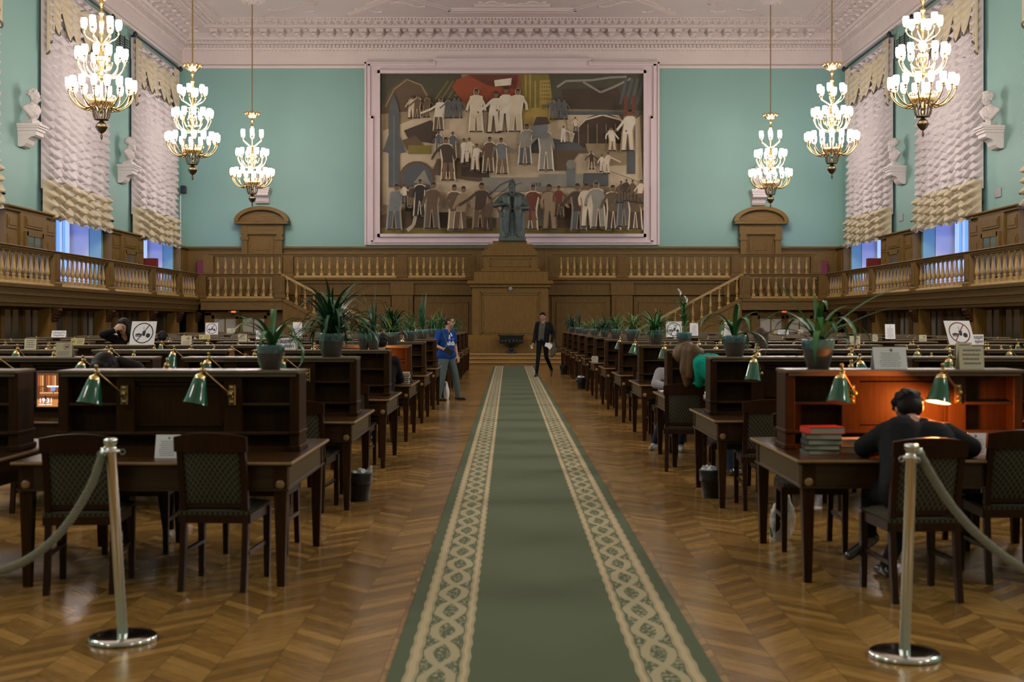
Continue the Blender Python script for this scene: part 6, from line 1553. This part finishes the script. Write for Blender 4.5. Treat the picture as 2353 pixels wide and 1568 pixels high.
# ================================================================== BUSTS
def bust_mesh(var):
    pr = []; headp(pr, (.07,0,.76), (1,.0,-.05), (0,0,1), 0, 1.75)
    for q in (-1, 1):
        pr += [('e',V((.205,q*.055,.765)),(.018,.030,.016),0),('e',V((.20,q*.055,.800)),(.025,.040,.014),0),('e',V((.195,q*.07,.70)),(.03,.03,.035),0)]
        pr += [('c',(-.02,q*.10,.50),(-.03,q*.245,.44),.10,.075,0),('c',(-.03,q*.245,.44),(.05,q*.06,.25),.075,.085,0),('c',(.03,q*.09,.46),(.07,q*.05,.27),.12,.085,0),('c',(-.04,q*.18,.44),(-.02,q*.06,.25),.07,.07,0)]
        pr += [('c',(.03,q*.10,.575),(.13,q*.015,.44),.028,.03,0),('c',(.13,q*.015,.44),(.16,q*.03,.28),.03,.03,0),('c',(.02,q*.17,.53),(.15,q*.08,.33),.025,.025,0)]
    pr += [('c',(.0,0,.46),(.045,0,.66),.105,.092,0), ('c',(.20,0,.685),(.225,0,.685),.03,.015,0), ('c',(.02,0,.10),(.02,0,.25),.10,.08,0)]
    if var == 0:
        rn = random.Random(2)
        for k in range(46):
            a = rn.uniform(0, 2*pi); b = rn.uniform(-.1, 1.35); rr = .165
            p = V((.04+rr*cos(b)*cos(a), rr*.85*cos(b)*sin(a), .82+rr*sin(b)*1.0))
            if p.x > .13 and p.z < .9: continue
            pr.append(('e', p, (.042,.042,.042), 0))
        for q in (-1, 1):
            for k in range(4): pr.append(('e', V((.09+.01*k, q*.135, .78-.035*k)), (.032,.025,.032), 0))
    elif var == 1:
        pr += [('e',V((.17,0,.60)),(.075,.085,.11),0),('e',V((.14,0,.66)),(.09,.11,.07),0),('e',V((.0,0,.84)),(.165,.15,.15),0)]
        for k in range(14): pr.append(('e', V((.17+.03*sin(k*2.1), .06*sin(k*1.3), .52+.012*(k % 5))), (.035,.03,.04), 0))
    else: pr += [('e',V((.0,0,.86)),(.17,.155,.15),0),('e',V((.12,0,.93)),(.10,.12,.06),0)]
    o = organic('bust_head', pr, [M['marble']], .010, None, 1); me = o.data; KIDS.pop(o.name, None); bpy.data.objects.remove(o)
    base = MB(); base.box(-.16,.17,-.17,.17,0,.09); base.taper(.0,0,.09,.14,.28,.28,.22,.24)
    return me, base.mesh('plinth', M['marble'])
BMs = [bust_mesh(v) for v in range(3)]
bk = MB()                                                     # wall bracket: stepped head over a scroll; wall at x=0
for z0, z1, d, w in ((-.06,0,.62,.36),(-.11,-.06,.58,.34),(-.19,-.11,.54,.31),(-.30,-.19,.50,.28)): bk.box(0, d, -w, w, z0, z1)
sc = [(0,-.30),(.50,-.30),(.44,-.34),(.34,-.36),(.27,-.42),(.23,-.52),(.16,-.60),(.06,-.63),(0,-.61)]
bk.prism(sc, 'y', -.27, .27); BK = bk.mesh('wall_bracket', M['marble'])
def put_bust(x, y, z, rz, var, lab, turn=0):
    o = bpy.data.objects.new('wall_bracket', BK); link(o); o.location = (x, y, z); o.rotation_euler = (0,0,rz); tag(o, 'white scrolled wall bracket under the ' + lab, 'bracket', 'white bust brackets')
    c = V((cos(rz), sin(rz), 0))*.30
    r = empty('portrait_bust', (x+c.x, y+c.y, z), rz+turn, 'white ' + lab, 'bust', 'white portrait busts')
    a = bpy.data.objects.new('sculpted_bust', BMs[var][0]); link(a, r); b = bpy.data.objects.new('plinth', BMs[var][1]); link(b, r)
put_bust(-WX, 34.6, 6.95, 0, 0, 'curly-haired bust on the left wall, before the near curtain', -.45)
put_bust(-WX, 43.3, 6.93, 0, 1, 'bearded bust between the two left curtains', -.1)
put_bust(WX, 34.8, 6.93, pi, 2, 'short-haired bust on the right wall, before the near curtain', .6)
put_bust(WX, 43.4, 6.90, pi, 1, 'bearded bust between the two right curtains', .2)
put_bust((604-VX)/F*51.2, BY, 6.98, -pi/2, 2, 'bust on the back wall above left door')
put_bust((1742-VX)/F*51.2, BY, 6.90, -pi/2, 0, 'bust on the back wall above right door')
# ================================================================== STATUE
z0 = Z46(552); pr = []
headp(pr, (-.0,-.10,2.08), (0,-1,-.12), (0,0,1), 0, 1.75)
pr += [('e',V((0,-.25,1.87)),(.095,.075,.14),0),('c',(0,0,1.72),(0,-.05,1.95),.14,.12,0)]                       # beard, neck
for q in (-1, 1):
    pr += [('c',(q*.18,.02,1.05),(q*.22,.0,1.60),.24,.22,0),('c',(q*.30,0,1.62),(q*.40,-.02,1.60),.17,.14,0)]
    pr += [('c',(q*.20,-.05,.98),(q*.20,-.62,1.02),.20,.17,0),('c',(q*.20,-.64,1.0),(q*.21,-.60,.16),.16,.12,0),('c',(q*.21,-.60,.10),(q*.23,-.80,.07),.08,.07,0)]
    pr += [('c',(q*.34,-.10,1.0),(q*.36,-.45,.12),.17,.13,0),('c',(q*.10,-.55,.92),(q*.10,-.50,.15),.13,.12,0)]   # long coat folds
    pr += [('c',(q*.12,-.20,1.62),(q*.07,-.24,1.10),.05,.06,0)]
pr += [('c',(-.42,0,1.58),(-.66,-.14,1.30),.12,.10,0),('c',(-.66,-.14,1.30),(-.26,-.46,1.32),.10,.06,0),('c',(.42,0,1.58),(.58,-.12,1.20),.12,.10,0),('c',(.58,-.12,1.20),(.22,-.50,1.16),.10,.06,0)]
hand(pr, (-.24,-.47,1.33), (.85,-.3,-.4), (0,-.4,.8), .5, 0, 1.6, -1); hand(pr, (.20,-.51,1.16), (-.85,-.3,-.1), (0,0,1), .3, 0, 1.6, 1)
for k in range(9):
    x = -.38+.095*k; pr.append(('c',(x,-.52-.05*(k % 2),.82),(x*1.08,-.56-.06*(k % 2),.08),.035,.05,0))
pr += [('c',(-.3,.15,.1),(-.3,.15,.95),.16,.16,0),('c',(.3,.15,.1),(.3,.15,.95),.16,.16,0),('c',(0,.2,.1),(0,.2,.95),.25,.25,0)]
r = empty('bronze_statue', (0, 47.15, z0), label='dark bronze statue of a seated bearded man before the mural', cat='statue')
for q in (-1, 1): pr += [('e',V((q*.065,-.255,2.13)),(.035,.03,.014),0),('c',(q*.03,-.26,1.99),(q*.10,-.24,1.96),.018,.012,0)]
st = organic('seated_figure', pr, [M['statue']], .020, r, 1); st.scale = (.97,.97,.97); st.location = (0,0,.10)
mb = MB(); mb.box(-.50,.50,-.85,.55,0,.12); mb.box(-.44,.44,-.78,.5,.12,.17); mb.build('bronze_base', M['statue'], r)
# ================================================================== LIGHT, WORLD, CAMERA
def point(name, loc, col, W, rad=.3):
    l = bpy.data.lights.new(name, 'POINT'); l.color = col; l.energy = W; l.shadow_soft_size = rad
    o = bpy.data.objects.new(name, l); COL.objects.link(o); o.location = loc; return o
warm = (1.0, .86, .78)
for s in (-1, 1):
    for y, q in ((21.0,1),(12.5,1),(4.0,.5),(-4.5,.35)): point('unseen_chandelier_light', (s*CHX, y, 7.4), warm, LW*q, .7)  # bare lights added for chandeliers out of view, to brighten the foreground
point('lamp_bulb', (2.72,7.62,1.05), (1,.45,.16), .0, .02)
bl = [o for o in bpy.data.objects if o.name.startswith('desk_lamp') and str(o.get('label','')).startswith('lit green')][0]
bpy.context.view_layer.update()
bb = [k for k in KIDS[[k for k in KIDS[bl.name] if k.name.startswith('shade_holder')][0].name] if k.name.startswith('bulb')][0]
point('desk_lamp_light', bb.matrix_world @ V((-.02,0,-.20)), (1,.27,.05), 30, .025)
point('desk_lamp_light', (-1.80,16.62,1.02), (1,.36,.10), 14.0, .03)
point('desk_lamp_light', (2.10,14.45,1.0), (1,.62,.48), 3.0, .03)
for l in [o for o in bpy.data.objects if o.name == 'lamp_bulb']: bpy.data.objects.remove(l)
w = bpy.data.worlds.new('dusk'); SC.world = w; w.use_nodes = True; bg = w.node_tree.nodes['Background']; bg.inputs[0].default_value = (.26,.34,.90,1); bg.inputs[1].default_value = SKY
cam = bpy.data.cameras.new('camera'); co = bpy.data.objects.new('camera', cam); COL.objects.link(co); SC.camera = co
co.location = (0,0,H); co.rotation_euler = (pi/2,0,0); cam.sensor_width = 36; cam.lens = F/2353*36; cam.shift_x = (1176.5-VX)/2353; cam.shift_y = -(784-VY)/2353
cam.clip_start = .1; cam.clip_end = 200; cam.dof.use_dof = True; cam.dof.focus_distance = 30; cam.dof.aperture_fstop = 3.2
SC.view_settings.view_transform = 'Standard'; SC.view_settings.look = 'None'; SC.view_settings.gamma = 1; SC.view_settings.exposure = EXPO; SC.view_settings.use_curve_mapping = False
cy = SC.cycles; cy.max_bounces = 6; cy.diffuse_bounces = 3; cy.glossy_bounces = 3; cy.transparent_max_bounces = 8; cy.transmission_bounces = 3
cy.sample_clamp_indirect = 4; cy.caustics_reflective = False; cy.caustics_refractive = False; cy.use_denoising = True
try: cy.use_light_tree = True
except Exception: pass
